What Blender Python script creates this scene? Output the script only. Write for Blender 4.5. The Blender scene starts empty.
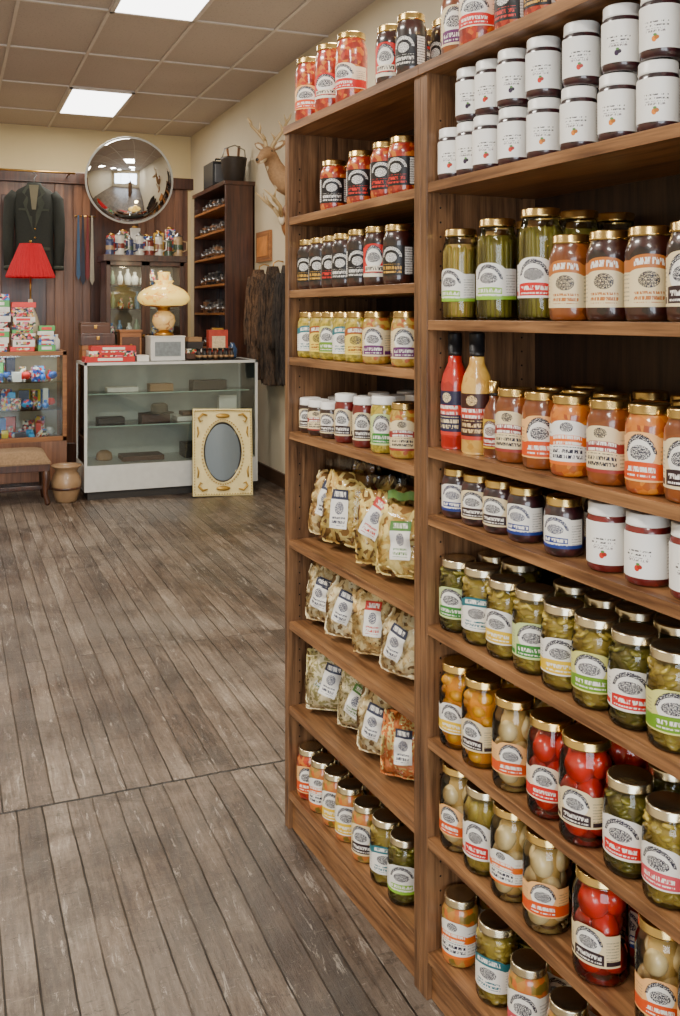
import bpy, bmesh, math, random
from mathutils import Vector, Matrix, noise, Euler
random.seed(7)
R=random.random
def U(a,b): return a+(b-a)*random.random()
pi=math.pi
# ------------------------------------------------------------------ materials
def c(r,g,b):
    f=lambda v:(v/255/12.92) if v/255<=.04045 else ((v/255+.055)/1.055)**2.4
    return (f(r),f(g),f(b),1)
class G:
    def __init__(s,name):
        s.mat=bpy.data.materials.new(name); s.mat.use_nodes=True; s.nt=s.mat.node_tree
        s.nt.nodes.clear(); s.out=s.nt.nodes.new('ShaderNodeOutputMaterial')
    def n(s,t,**k):
        d=s.nt.nodes.new(t)
        for a,b in k.items(): setattr(d,a,b)
        return d
    def set(s,sock,val):
        if isinstance(val,bpy.types.NodeSocket): s.nt.links.new(val,sock)
        else: sock.default_value=val
    def m(s,op,a,b=0.0,cc=None):
        d=s.n('ShaderNodeMath',operation=op); s.set(d.inputs[0],a); s.set(d.inputs[1],b)
        if cc is not None: s.set(d.inputs[2],cc)
        return d.outputs[0]
    def mix(s,f,a,b,bt='MIX'):
        d=s.n('ShaderNodeMix',data_type='RGBA',blend_type=bt); s.set(d.inputs[0],f); s.set(d.inputs[6],a); s.set(d.inputs[7],b)
        return d.outputs[2]
    def co(s,kind='Object'): return s.n('ShaderNodeTexCoord').outputs[kind]
    def map(s,vec,scale=(1,1,1),loc=(0,0,0),rot=(0,0,0)):
        d=s.n('ShaderNodeMapping'); s.set(d.inputs[0],vec); d.inputs[1].default_value=loc; d.inputs[2].default_value=rot; d.inputs[3].default_value=scale
        return d.outputs[0]
    def noise(s,vec,scale=5,detail=3,rough=.5,dist=0):
        d=s.n('ShaderNodeTexNoise'); s.set(d.inputs['Vector'],vec); d.inputs['Scale'].default_value=scale
        d.inputs['Detail'].default_value=detail; d.inputs['Roughness'].default_value=rough; d.inputs['Distortion'].default_value=dist
        return d.outputs['Fac']
    def vor(s,vec,scale=5,out='Color',feature='F1'):
        d=s.n('ShaderNodeTexVoronoi',feature=feature); s.set(d.inputs['Vector'],vec); d.inputs['Scale'].default_value=scale
        return d.outputs[out]
    def ramp(s,f,stops):
        d=s.n('ShaderNodeValToRGB'); s.set(d.inputs[0],f); e=d.color_ramp.elements
        e[0].position,e[0].color=stops[0]; e[1].position,e[1].color=stops[-1]
        for p,col in stops[1:-1]:
            x=e.new(p); x.color=col
        return d.outputs[0]
    def bump(s,h,st=.2,dist=.01):
        d=s.n('ShaderNodeBump'); d.inputs['Strength'].default_value=st; d.inputs['Distance'].default_value=dist; s.set(d.inputs['Height'],h)
        return d.outputs[0]
    def bsdf(s,**k):
        d=s.n('ShaderNodeBsdfPrincipled')
        for a,b in k.items(): s.set(d.inputs[a.replace('_',' ')],b)
        s.nt.links.new(d.outputs[0],s.out.inputs[0]); return s.mat
_mc={}
def mat(name,col,rough=.5,metal=0,var=.12,scale=18,bump=0,coat=0,emit=0,spec=.5):
    if name in _mc: return _mc[name]
    g=G(name); v=g.noise(g.co(),scale,3)
    dk=tuple(x*(1-var) for x in col[:3])+(1,); lt=tuple(min(1,x*(1+var)) for x in col[:3])+(1,)
    cc=g.mix(v,dk,lt)
    k=dict(Base_Color=cc,Roughness=rough,Metallic=metal,Coat_Weight=coat,Coat_Roughness=.05)
    k['Specular IOR Level']=spec
    if emit: k['Emission Color']=cc; k['Emission Strength']=float(emit)
    if bump: k['Normal']=g.bump(g.noise(g.co(),scale*3,4),bump)
    _mc[name]=g.bsdf(**k); return _mc[name]
def patch(name,cols,scale=30,rough=.5):
    if name in _mc: return _mc[name]
    g=G(name); P=g.co(); sc=g.n('ShaderNodeSeparateColor'); g.set(sc.inputs[0],g.vor(P,scale)); 
    r=g.ramp(sc.outputs[0],[(i/len(cols),k) for i,k in enumerate(cols)]); 
    for nd in g.nt.nodes:
        if nd.type=='VALTORGB': nd.color_ramp.interpolation='CONSTANT'
    _mc[name]=g.bsdf(Base_Color=r,Roughness=rough); return _mc[name]
def emis(name,col,st):
    g=G(name); e=g.n('ShaderNodeEmission'); e.inputs[0].default_value=col; e.inputs[1].default_value=st
    g.nt.links.new(e.outputs[0],g.out.inputs[0]); return g.mat
def glass(name,tint=(1,1,1,1),rough=.03,base=.0,film=None):
    g=G(name); t=g.n('ShaderNodeBsdfTransparent'); t.inputs[0].default_value=tint
    gl=g.n('ShaderNodeBsdfGlossy'); gl.inputs['Roughness'].default_value=rough
    fr=g.n('ShaderNodeFresnel'); fr.inputs[0].default_value=1.45
    if film:
        nb=g.bump(g.noise(g.co(),film,2,.5,.6),.5,.02); g.nt.links.new(nb,gl.inputs['Normal'])
    fac=g.m('ADD',fr.outputs[0],base)
    mx=g.n('ShaderNodeMixShader'); g.set(mx.inputs[0],fac); g.nt.links.new(t.outputs[0],mx.inputs[1]); g.nt.links.new(gl.outputs[0],mx.inputs[2])
    g.nt.links.new(mx.outputs[0],g.out.inputs[0]); return g.mat
def wood(name,c1,c2,axis='X',rough=.45,scale=1.0,coat=0):
    g=G(name); sc={'X':(1.2,22,22),'Y':(22,1.2,22),'Z':(22,22,1.2)}[axis]
    v=g.map(g.co(),tuple(x*scale for x in sc)); n1=g.noise(v,2.2,6,.6,.4); n2=g.noise(v,9,3); n3=g.noise(g.co(),3,3)
    f=g.m('ADD',g.m('MULTIPLY',n1,.65),g.m('MULTIPLY',n2,.22)); f=g.m('ADD',f,g.m('MULTIPLY',n3,.16))
    col=g.ramp(f,[(.40,c1),(.62,c2)])
    return g.bsdf(Base_Color=col,Roughness=rough,Normal=g.bump(n1,.12,.003),Coat_Weight=coat,Coat_Roughness=.15)
# ------------------------------------------------------------------ mesh builder
def rotz(a): return Matrix.Rotation(a,4,'Z')
class MB:
    def __init__(s): s.v=[];s.f=[];s.mi=[];s.sm=[];s.uv=[];s.mats=[]
    def add(s,vs,fs,m,smooth=False,uvs=None,M=None):
        if m not in s.mats: s.mats.append(m)
        i=s.mats.index(m); b=len(s.v)
        for p in vs:
            p=Vector(p); s.v.append(tuple(M@p) if M is not None else tuple(p))
        for k,f in enumerate(fs):
            s.f.append([x+b for x in f]); s.mi.append(i); s.sm.append(smooth)
            s.uv.append([uvs[x] for x in f] if uvs else [(0,0)]*len(f))
    def box(s,cx,cy,cz,sx,sy,sz,m,M=None,rz=0):
        a,b,d=sx/2,sy/2,sz/2
        T=Matrix.Translation((cx,cy,cz))@rotz(rz)
        if M is not None: T=M@T
        vs=[(x,y,z) for x in(-a,a) for y in(-b,b) for z in(-d,d)]
        s.add(vs,[(0,1,3,2),(4,6,7,5),(0,4,5,1),(2,3,7,6),(0,2,6,4),(1,5,7,3)],m,False,None,T)
    def bx(s,x0,x1,y0,y1,z0,z1,m,M=None): s.box((x0+x1)/2,(y0+y1)/2,(z0+z1)/2,x1-x0,y1-y0,z1-z0,m,M)
    def lathe(s,prof,m,seg=20,c=(0,0,0),M=None,sx=1,sy=1,flute=None):
        vs=[];fs=[]
        for r,z in prof:
            for i in range(seg):
                a=2*pi*i/seg; rr=r*(1+(flute*(1 if i%2 else -1) if flute else 0))
                vs.append((c[0]+rr*math.cos(a)*sx,c[1]+rr*math.sin(a)*sy,c[2]+z))
        n=len(prof)
        for j in range(n-1):
            for i in range(seg):
                k=(i+1)%seg; fs.append((j*seg+i,j*seg+k,(j+1)*seg+k,(j+1)*seg+i))
        if prof[0][0]>1e-4: fs.append(tuple(range(seg)))
        if prof[-1][0]>1e-4: fs.append(tuple(range((n-1)*seg,n*seg)))
        s.add(vs,fs,m,True,None,M)
    def sph(s,c,r,m,seg=12,rings=8,M=None,rot=None):
        if not hasattr(r,'__len__'): r=(r,r,r)
        vs=[];fs=[]
        for j in range(rings+1):
            t=pi*j/rings
            for i in range(seg):
                a=2*pi*i/seg; p=Vector((r[0]*math.sin(t)*math.cos(a),r[1]*math.sin(t)*math.sin(a),r[2]*math.cos(t)))
                if rot: p=rot@p
                vs.append(p+Vector(c))
        for j in range(rings):
            for i in range(seg):
                k=(i+1)%seg; fs.append((j*seg+i,(j+1)*seg+i,(j+1)*seg+k,j*seg+k))
        s.add(vs,fs,m,True,None,M)
    def tube(s,pts,rad,m,seg=8,M=None,flat=1.0):
        pts=[Vector(p) for p in pts]; n=len(pts)
        if not hasattr(rad,'__len__'): rad=[rad]*n
        vs=[];fs=[]; up=None
        for j,p in enumerate(pts):
            t=(pts[min(j+1,n-1)]-pts[max(j-1,0)]).normalized()
            if up is None:
                up=Vector((0,0,1)) if abs(t.z)<.9 else Vector((0,1,0))
            x=t.cross(up).normalized(); y=x.cross(t).normalized(); up=y
            for i in range(seg):
                a=2*pi*i/seg; vs.append(p+x*math.cos(a)*rad[j]*flat+y*math.sin(a)*rad[j])
        for j in range(n-1):
            for i in range(seg):
                k=(i+1)%seg; fs.append((j*seg+i,j*seg+k,(j+1)*seg+k,(j+1)*seg+i))
        fs.append(tuple(range(seg))); fs.append(tuple(range((n-1)*seg,n*seg)))
        s.add(vs,fs,m,True,None,M)
    def loft(s,rings,m,seg=24,M=None,wob=0,wf=9):
        vs=[];fs=[];n=len(rings)
        for (x,y,z,rx,ry) in rings:
            for i in range(seg):
                a=2*pi*i/seg; w=1+wob*math.sin(a*wf+z*3)
                vs.append((x+rx*w*math.cos(a),y+ry*w*math.sin(a),z))
        for j in range(n-1):
            for i in range(seg):
                k=(i+1)%seg; fs.append((j*seg+i,j*seg+k,(j+1)*seg+k,(j+1)*seg+i))
        fs.append(tuple(range(seg))); fs.append(tuple(range((n-1)*seg,n*seg)))
        s.add(vs,fs,m,True,None,M)
    def mesh(s,name,recalc=True):
        me=bpy.data.meshes.new(name); me.from_pydata(s.v,[],s.f)
        for m in s.mats: me.materials.append(m)
        me.polygons.foreach_set('material_index',s.mi); me.polygons.foreach_set('use_smooth',s.sm)
        ul=me.uv_layers.new(name='UVMap'); flat=[]
        for u in s.uv:
            for a in u: flat+=[a[0],a[1]]
        ul.data.foreach_set('uv',flat)
        if recalc:
            b=bmesh.new(); b.from_mesh(me); bmesh.ops.recalc_face_normals(b,faces=b.faces); b.to_mesh(me); b.free()
        me.update(); return me
    def build(s,name,loc=(0,0,0),rot=(0,0,0),parent=None,bevel=0,recalc=True):
        return obj(name,s.mesh(name,recalc),loc,rot,parent,bevel)
def obj(name,me,loc=(0,0,0),rot=(0,0,0),parent=None,bevel=0):
    o=bpy.data.objects.new(name,me); bpy.context.scene.collection.objects.link(o)
    o.location=loc; o.rotation_euler=rot
    if parent: o.parent=parent
    if bevel:
        b=o.modifiers.new('bev','BEVEL'); b.width=bevel; b.segments=2; b.limit_method='ANGLE'; b.angle_limit=.9
    return o
def empty(name,loc=(0,0,0),rot=(0,0,0)):
    o=bpy.data.objects.new(name,None); bpy.context.scene.collection.objects.link(o); o.location=loc; o.rotation_euler=rot; o.empty_display_size=.1; return o
# ------------------------------------------------------------------ camera
F=950.0; YAW=math.atan(390/F); EYE=1.5
cam=bpy.data.cameras.new('camera'); co=bpy.data.objects.new('camera',cam); bpy.context.scene.collection.objects.link(co)
cam.sensor_width=36; cam.sensor_fit='HORIZONTAL'; cam.lens=F/680*36; cam.shift_y=-(508-315)/680
co.location=(0,0,EYE); co.rotation_euler=(pi/2,0,-YAW); bpy.context.scene.camera=co
cam.clip_start=.05; cam.clip_end=60
# ------------------------------------------------------------------ room
CEIL=3.65; XR=2.69; XL=-3.5; YB=11.3; YF=-3.0
def floor_mat():
    g=G('worn_plank_floor'); P=g.co(); sp=g.n('ShaderNodeSeparateXYZ'); g.set(sp.inputs[0],P); x,y=sp.outputs[0],sp.outputs[1]
    near=g.m('LESS_THAN',y,3.03); x2=g.m('ADD',x,g.m('MULTIPLY',near,.037)); y2=g.m('ADD',y,g.m('MULTIPLY',near,.9))
    wv=g.m('MULTIPLY',g.m('SUBTRACT',g.noise(g.map(P,(4,1.6,1)),2,3),.5),.012)
    cb=g.n('ShaderNodeCombineXYZ'); g.set(cb.inputs[0],y2); g.set(cb.inputs[1],g.m('ADD',x2,wv))
    br=g.n('ShaderNodeTexBrick'); g.set(br.inputs['Vector'],cb.outputs[0]); br.offset=.37; br.offset_frequency=3
    br.inputs['Color1'].default_value=(0,0,0,1); br.inputs['Color2'].default_value=(1,1,1,1); br.inputs['Mortar'].default_value=(.5,.5,.5,1)
    br.inputs['Scale'].default_value=1; br.inputs['Mortar Size'].default_value=.0032; br.inputs['Mortar Smooth'].default_value=.8
    br.inputs['Brick Width'].default_value=4.3; br.inputs['Row Height'].default_value=.074
    rnd=br.outputs['Color']; mor=br.outputs['Fac']
    cv=g.n('ShaderNodeCombineXYZ'); g.set(cv.inputs[0],g.m('ADD',x2,g.m('MULTIPLY',rnd,3.1))); g.set(cv.inputs[1],y2)
    gr=g.noise(g.map(cv.outputs[0],(70,2.6,1)),1,7,.72,.3)
    pat=g.noise(P,.9,7,.72,.9); pat2=g.noise(g.map(cv.outputs[0],(10,1.5,1)),1.0,6,.75,.5); fine=g.noise(g.map(P,(110,30,1)),1,5,.8)
    v=g.m('ADD',g.m('MULTIPLY',gr,.42),g.m('MULTIPLY',pat2,.58)); v=g.m('ADD',v,g.m('MULTIPLY',g.m('SUBTRACT',rnd,.5),.14)); v=g.m('ADD',v,g.m('MULTIPLY',pat,.7)); v=g.m('ADD',v,g.m('MULTIPLY',g.m('SUBTRACT',fine,.5),.32))
    v=g.m('SUBTRACT',v,.25)
    col=g.ramp(v,[(.36,c(22,15,10)),(.50,c(56,42,32)),(.60,c(86,70,57)),(.70,c(112,97,83)),(.86,c(160,148,134))])
    # worn greyed traffic lane patches
    gs=g.ramp(g.noise(P,.6,6,.7,.6),[(.42,(0,0,0,1)),(.60,(1,1,1,1))]); col=g.mix(g.m('MULTIPLY',gs,.38),col,c(124,118,110))
    st=g.ramp(g.noise(P,2.3,7,.75,1.0),[(.50,(0,0,0,1)),(.60,(1,1,1,1))]); col=g.mix(g.m('MULTIPLY',st,.5),col,c(42,31,23))
    for scale,rot,s2,th,amt,cc_,d in [((2.2,9,1),.7,2.6,.60,.55,c(28,20,14),2.0),((9,1.4,1),-.5,3.4,.60,.6,c(172,162,150),1.2),((2,12,1),.25,4.4,.62,.5,c(160,150,138),2.2),((14,2,1),.12,3.0,.62,.55,c(24,17,12),1.0),((3,16,1),-.9,5.0,.63,.45,c(176,166,154),1.8)]:
        f=g.m('MULTIPLY',g.m('GREATER_THAN',g.noise(g.map(P,scale,rot=(0,0,rot)),s2,8,.82,d),th),amt); col=g.mix(f,col,cc_)
    seam=g.m('LESS_THAN',g.m('ABSOLUTE',g.m('SUBTRACT',y,g.m('ADD',3.03,g.m('MULTIPLY',wv,1.2)))),.006)
    mstr=g.ramp(g.noise(g.map(P,(14,1.6,1)),1.5,3),[(.35,(.25,.25,.25,1)),(.6,(1,1,1,1))])
    mo=g.m('MAXIMUM',g.m('MULTIPLY',mor,mstr),seam); col=g.mix(mo,col,c(12,8,6))
    h=g.m('SUBTRACT',g.m('MULTIPLY',v,1.1),mo)
    ro=g.m('ADD',.10,g.m('MULTIPLY',g.m('ADD',pat2,pat),.28))
    return g.bsdf(Base_Color=col,Roughness=ro,Normal=g.bump(h,.8,.006))
b=MB(); b.bx(XL,XR,YF,YB,-.1,0,floor_mat()); b.build('floor')
g=G('ceiling_tile'); P=g.co(); f=g.noise(P,60,3); f2=g.noise(P,.8,2)
col=g.mix(f2,c(178,165,156),c(202,190,182)); col=g.mix(g.m('MULTIPLY',g.m('GREATER_THAN',f,.62),.3),col,c(120,110,104))
ceil_m=g.bsdf(Base_Color=col,Roughness=.9)
wallm=mat('cream_wall_paint',c(206,194,168),.8,0,.06,3); backm=mat('cream_back_wall',c(226,206,158),.8,0,.05,3)
lights=[(x,y) for x in(1.04,-1.4) for y in(-1.6,2.0,5.6,9.2)]
b=MB(); b.bx(XL,XR,YF,YB,CEIL,CEIL+.1,ceil_m); b.build('ceiling')
b=MB(); tb=mat('grid_bar_paint',c(212,203,196),.5); 
x=1.04-.61*7
while x<XR: 
    if x>XL: b.bx(x-.012,x+.012,YF,YB,CEIL-.012,CEIL-.001,tb)
    x+=.61
y=2.0-1.2*4
while y<YB:
    b.bx(XL,XR,y-.012,y+.012,CEIL-.0125,CEIL-.001,tb); y+=1.2
b.build('trim_ceiling_grid')
for (x,y) in lights:
    b=MB(); b.bx(x+.03,x+.58,y+.03,y+1.17,CEIL-.02,CEIL-.0135,emis('light_diffuser',(1,.97,.93,1),7))
    fr=tb; 
    for q in((x,x+.03,y,y+1.2),(x+.58,x+.61,y,y+1.2),(x,x+.61,y,y+.03),(x,x+.61,y+1.17,y+1.2)): b.bx(*q,CEIL-.024,CEIL-.013,fr)
    o=b.build('ceiling_light_panel')
    ld=bpy.data.lights.new('troffer','AREA'); ld.shape='RECTANGLE'; ld.size=.55; ld.size_y=1.14; ld.energy={-1.6:74,2.0:104,5.6:50,9.2:38}[y]; ld.color=(1,.93,.82) if y<5 else (1,.90,.75)
    lo=bpy.data.objects.new('tube_light',ld); bpy.context.scene.collection.objects.link(lo); lo.location=(x+.305,y+.6,CEIL-.03); lo.parent=o
b=MB(); b.bx(XR,XR+.12,YF,YB,0,CEIL,wallm); b.build('wall_right')
b=MB(); b.bx(XL-.12,XL,YF,YB,0,CEIL,wallm); b.build('wall_left')
b=MB(); b.bx(XL,XR,YB,YB+.12,0,CEIL,backm); b.build('wall_back')
b=MB(); 
b.bx(XL,XR,YF-.12,YF,0,.6,wallm); b.bx(XL,XR,YF-.12,YF,3.0,CEIL,wallm); b.bx(XL,-3,YF-.12,YF,.6,3,wallm); b.bx(2.2,XR,YF-.12,YF,.6,3,wallm); b.build('wall_front')
dkw=wood('window_frame_wood',c(50,34,24),c(80,56,38),'Z')
b=MB()
for x in(-3,-1.3,.4,2.14): b.bx(x,x+.06,YF-.1,YF-.02,.6,3,dkw)
for z in(.6,2.94): b.bx(-3,2.2,YF-.1,YF-.02,z,z+.06,dkw)
b.bx(-3,2.2,YF-.07,YF-.06,.6,3,glass('window_glass')); b.build('window_1')
ld=bpy.data.lights.new('daylight','AREA'); ld.shape='RECTANGLE'; ld.size=5; ld.size_y=2.3; ld.energy=300; ld.color=(.84,.92,1)
lo=bpy.data.objects.new('daylight_sky',ld); bpy.context.scene.collection.objects.link(lo); lo.location=(-.4,YF-.3,1.8); lo.rotation_euler=(pi/2,0,0)
bb=wood('baseboard_wood',c(60,42,30),c(84,60,42),'Y')
b=MB(); b.bx(XR-.02,XR,YF,YB,0,.12,bb); b.build('baseboard_right')
b=MB(); b.bx(XL,XR,YB-.02,YB,0,.12,bb); b.build('baseboard_back')
w=bpy.data.worlds.new('world'); bpy.context.scene.world=w; w.use_nodes=True; w.node_tree.nodes['Background'].inputs[0].default_value=(.75,.85,1,1); w.node_tree.nodes['Background'].inputs[1].default_value=.6
# ------------------------------------------------------------------ bookcases (local frame: x along aisle, y into shelf)
camx=Vector((math.cos(YAW),-math.sin(YAW),0)); camz=Vector((math.sin(YAW),math.cos(YAW),0))
P2=camx*.166+camz*2.127
D=(camx*.44+camz*-.898).normalized(); SR=math.atan2(D.y,D.x); SH=(0,0,SR); SL=(P2.x,P2.y,0)
def uat(bear,v):   # distance along shelf from a surveyed bearing
    k=(bear-340)/F
    return ((2.127+.44*v)*k-.168-.898*v)/(.44+.898*k)
wX=wood('walnut_laminate_shelf',c(92,60,37),c(168,121,79),'X',.32)  # paler than the uprights: light on the shelf tops put into the colour
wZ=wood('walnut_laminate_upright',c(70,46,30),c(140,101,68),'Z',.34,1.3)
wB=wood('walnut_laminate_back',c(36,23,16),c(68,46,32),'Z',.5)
DEP=.30
LS=[2.053,1.784,1.572,1.377,1.16,.844,.605,.359,.11]
RS=[2.053,1.79,1.489,1.211,1.063,.822,.575,.356,.105]
pinm=mat('shelf_pin_hole',c(24,17,12),.8)
def bookcase(u0,u1,hs):
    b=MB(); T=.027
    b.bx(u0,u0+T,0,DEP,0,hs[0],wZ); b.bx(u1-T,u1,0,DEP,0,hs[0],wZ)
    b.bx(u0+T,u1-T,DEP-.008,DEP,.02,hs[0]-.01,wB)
    for i,h in enumerate(hs):
        if i==0: b.bx(u0-.0,u1,-.006,DEP,h-.024+.0005,h+.0,wX)
        else: b.bx(u0+T,u1-T,.002,DEP-.008,h-.022,h,wX)
    z=.2
    while z<1.95:
        for v in(.035,.255):
            b.tube([(u0+T-.001,v,z),(u0+T+.0006,v,z)],.0028,pinm,6)
        z+=.032
    b.bx(u0+T,u1-T,.012,.03,0,hs[-1]-.022,wX)
    return b.build('bookcase',SL,SH,None,.0012)
bookcase(-.745,.0268,[x for x in LS]); bookcase(.0278,.97,RS)
# ------------------------------------------------------------------ labels
def label_mat(name,base,band,ink=c(30,34,66),txt=c(245,240,230),style='buggy',lay=0):
    g=G(name); sp=g.n('ShaderNodeSeparateXYZ'); g.set(sp.inputs[0],g.co('UV')); u,v=sp.outputs[0],sp.outputs[1]
    sd=sum(map(ord,name))*.37
    def rect(a,b2,c2,d): return g.m('MULTIPLY',g.m('MULTIPLY',g.m('GREATER_THAN',u,a),g.m('LESS_THAN',u,b2)),g.m('MULTIPLY',g.m('GREATER_THAN',v,c2),g.m('LESS_THAN',v,d)))
    def ell(cu,cv,ru,rv):
        a=g.m('DIVIDE',g.m('SUBTRACT',u,cu),ru); b2=g.m('DIVIDE',g.m('SUBTRACT',v,cv),rv)
        return g.m('LESS_THAN',g.m('ADD',g.m('MULTIPLY',a,a),g.m('MULTIPLY',b2,b2)),1.0)
    def mx(*a):
        r=a[0]
        for q in a[1:]: r=g.m('MAXIMUM',r,q)
        return r
    def text(rows,fx,duty=.3,th=.5,seed=0):
        fr=g.m('FRACT',g.m('MULTIPLY',v,rows)); row=g.m('FLOOR',g.m('MULTIPLY',v,rows))
        cb=g.n('ShaderNodeCombineXYZ'); g.set(cb.inputs[0],g.m('MULTIPLY',u,fx)); g.set(cb.inputs[1],g.m('ADD',g.m('MULTIPLY',row,7.3),seed+sd)); g.set(cb.inputs[2],g.m('MULTIPLY',v,rows*1.2))
        nz=g.noise(cb.outputs[0],1,1)
        st=g.m('MULTIPLY',g.m('GREATER_THAN',fr,duty),g.m('LESS_THAN',fr,1-duty*.6))
        return g.m('MULTIPLY',g.m('GREATER_THAN',nz,th),st)
    P=g.co('UV')
    def vign(cu,cv,ru,rv,th=.47): # engraved oval vignette, fine speckled line work, each product its own
        n=g.noise(g.map(P,(62,34,1),loc=(sd*3.1,sd,0)),1,4,.75,.4)
        return g.m('MULTIPLY',ell(cu,cv,ru,rv),g.m('GREATER_THAN',n,th))
    col=base
    if style=='buggy':
        arc=g.m('MULTIPLY',g.m('SUBTRACT',ell(.5,.56,.235,.40),ell(.5,.54,.19,.31)),g.m('MULTIPLY',g.m('GREATER_THAN',v,.6),g.m('GREATER_THAN',g.noise(g.map(P,(70,40,1)),1,1),.42)))
        side=mx(rect(.03,.22,.1,.85),rect(.78,.97,.1,.85))
        if lay==0: bd=mx(rect(.25,.75,.06,.38),rect(-.1,.22,.06,.2),rect(.78,1.1,.06,.2))
        elif lay==1: bd=rect(-.1,1.1,.04,.40)
        elif lay==2: bd=mx(rect(-.1,1.1,.46,.68),rect(-.1,1.1,.0,.08))
        elif lay==4: bd=rect(-.1,1.1,.74,1.2)
        else: bd=mx(rect(-.1,1.1,-.1,.12),rect(.28,.72,.16,.34))
        col=g.mix(g.m('MULTIPLY',g.m('MULTIPLY',side,text(11,150,.4,.46)),.6),col,c(90,85,85))
        col=g.mix(bd,col,band)
        if lay==2:
            col=g.mix(vign(.5,.85,.10,.11),col,ink)
            col=g.mix(g.m('MULTIPLY',rect(.27,.73,.47,.67),text(5.4,60,.2,.45,9)),col,txt)
            col=g.mix(g.m('MULTIPLY',rect(.26,.74,.14,.42),text(8,62,.22,.47,3)),col,ink)
        elif lay==4:
            col=g.mix(g.m('MULTIPLY',rect(.3,.7,.76,.94),text(5.2,60,.2,.44,9)),col,txt)
            col=g.mix(vign(.5,.52,.14,.16),col,ink); col=g.mix(g.m('MULTIPLY',rect(.3,.7,.08,.3),text(9,62,.22,.47,3)),col,band)
        else:
            wh=ell(.5,.60,.21,.34)
            col=g.mix(wh,col,CW)
            col=g.mix(bd,col,band)
            col=g.mix(arc,col,ink); col=g.mix(vign(.5,.585,.15,.15),col,ink)
            col=g.mix(g.m('MULTIPLY',rect(.29,.71,.10,.35),text(6.2,60,.22,.47,3)),col,txt)
    elif style=='script':
        col=g.mix(g.m('MULTIPLY',rect(.38,.66,.5,.62),text(9,60,.28,.5)),col,c(70,65,65))
        col=g.mix(g.m('MULTIPLY',rect(.40,.62,.36,.46),text(14,90,.2,.5)),col,c(130,120,120))
        col=g.mix(ell(.50,.22,.028,.07),col,band); col=g.mix(ell(.53,.25,.026,.05),col,tuple(x*.6 for x in band[:3])+(1,)); col=g.mix(ell(.51,.31,.02,.03),col,c(80,130,60))
        side=mx(rect(.03,.2,.1,.9),rect(.82,.97,.1,.9)); col=g.mix(g.m('MULTIPLY',g.m('MULTIPLY',side,text(14,150,.4,.46)),.5),col,c(120,110,110))
    elif style=='black':
        side=mx(rect(.0,.2,.04,.96),rect(.8,1,.04,.96)); col=g.mix(side,col,c(238,235,228)); col=g.mix(g.m('MULTIPLY',side,text(12,150,.4,.46)),col,c(60,55,55))
        arc=g.m('MULTIPLY',g.m('SUBTRACT',ell(.5,.62,.24,.34),ell(.5,.6,.19,.25)),g.m('MULTIPLY',g.m('GREATER_THAN',v,.62),g.m('GREATER_THAN',g.noise(g.map(P,(60,30,1)),1,1),.45)))
        col=g.mix(arc,col,c(235,232,225)); col=g.mix(vign(.5,.60,.13,.16),col,c(235,232,225))
        col=g.mix(g.m('MULTIPLY',rect(.27,.73,.08,.38),text(6,60,.2,.47,5)),col,band)
    return g.bsdf(Base_Color=col,Roughness=.42)
CW=c(246,243,234); CC=c(238,218,172)
L={}
dk_=c(28,26,50)
for n,bs,bd,ly in [('green',c(206,222,150),c(50,134,44),0),('green2',c(170,204,100),c(26,78,34),1),('lime',c(226,224,130),c(110,156,34),1),('limew',CW,c(140,190,50),3),('red',CW,c(214,28,22),0),('red2',c(248,226,196),c(216,34,28),1),('orange',CW,c(238,112,20),2),
                ('orange2',c(250,190,120),c(224,80,14),1),('purple',CC,c(100,36,96),0),('purple2',CC,c(156,56,50),2),('yellow',CW,c(238,196,30),1),('yellow2',c(244,216,90),c(160,80,24),4),('blue',CW,c(30,56,134),3),('brown',CC,c(140,70,28),0),
                ('brown2',CC,c(190,112,48),4),('pink',CW,c(216,80,92),1),('redside',c(216,36,28),c(242,232,208),3),('grn2',c(140,176,72),c(240,240,224),3),('plain',CW,c(206,60,40),0),('creamk',CC,c(50,32,36),0),('teal',CW,c(36,112,124),4),('nood',CW,c(54,58,80),4),('nood2',CW,c(84,136,60),4),('nood3',CW,c(206,60,50),4)]:
    L[n]=label_mat('label_'+n,bs,bd,ink=dk_ if n not in('nood','nood2','nood3','blue') else c(34,42,84),txt=(c(248,244,234) if n not in('redside','grn2') else c(50,40,40)),lay=ly)
L['script_r']=label_mat('label_script_red',c(246,244,238),c(205,50,30),style='script')
L['script_o']=label_mat('label_script_orange',c(246,244,238),c(225,130,30),style='script')
L['script_p']=label_mat('label_script_plum',c(246,244,238),c(50,30,60),style='script')
L['black']=label_mat('label_black',c(20,18,20),c(220,44,34),style='black')
L['black2']=label_mat('label_black_white',c(22,20,22),c(238,234,224),style='black')
L['blackg']=label_mat('label_black_gold',c(26,22,20),c(226,172,70),style='black')
L['navy']=label_mat('label_navy',c(38,40,62),c(230,204,150),style='black')
ALT={'black2':('black2','blackg','black'),'black':('black','black','blackg'),'blue':('creamk','blue','teal'),'navy':('navy','creamk','purple2'),'orange':('orange','orange2','creamk'),'purple':('purple','purple2','creamk'),'brown':('creamk','brown2','purple'),
 'green':('green','limew','green2'),'lime':('lime','teal','green'),'red':('red2','red','orange2'),'pink':('pink','yellow','red2'),'yellow':('yellow','orange2','yellow2'),'grn2':('green2','red','lime'),'script_r':('script_r','script_r','script_o'),'redside':('redside','redside','red'),'plain':('plain','yellow','orange2')}
gold=mat('gold_lid',c(222,190,118),.24,1,.08,30); silver=mat('pale_lid',c(220,208,176),.26,1,.08,30); white=mat('white_lid',c(244,242,236),.35,0,.03); blackp=mat('black_cap',c(22,22,24),.4)
jglass=glass('jar_glass',(.985,.99,.98,1),.02,.015)
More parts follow.
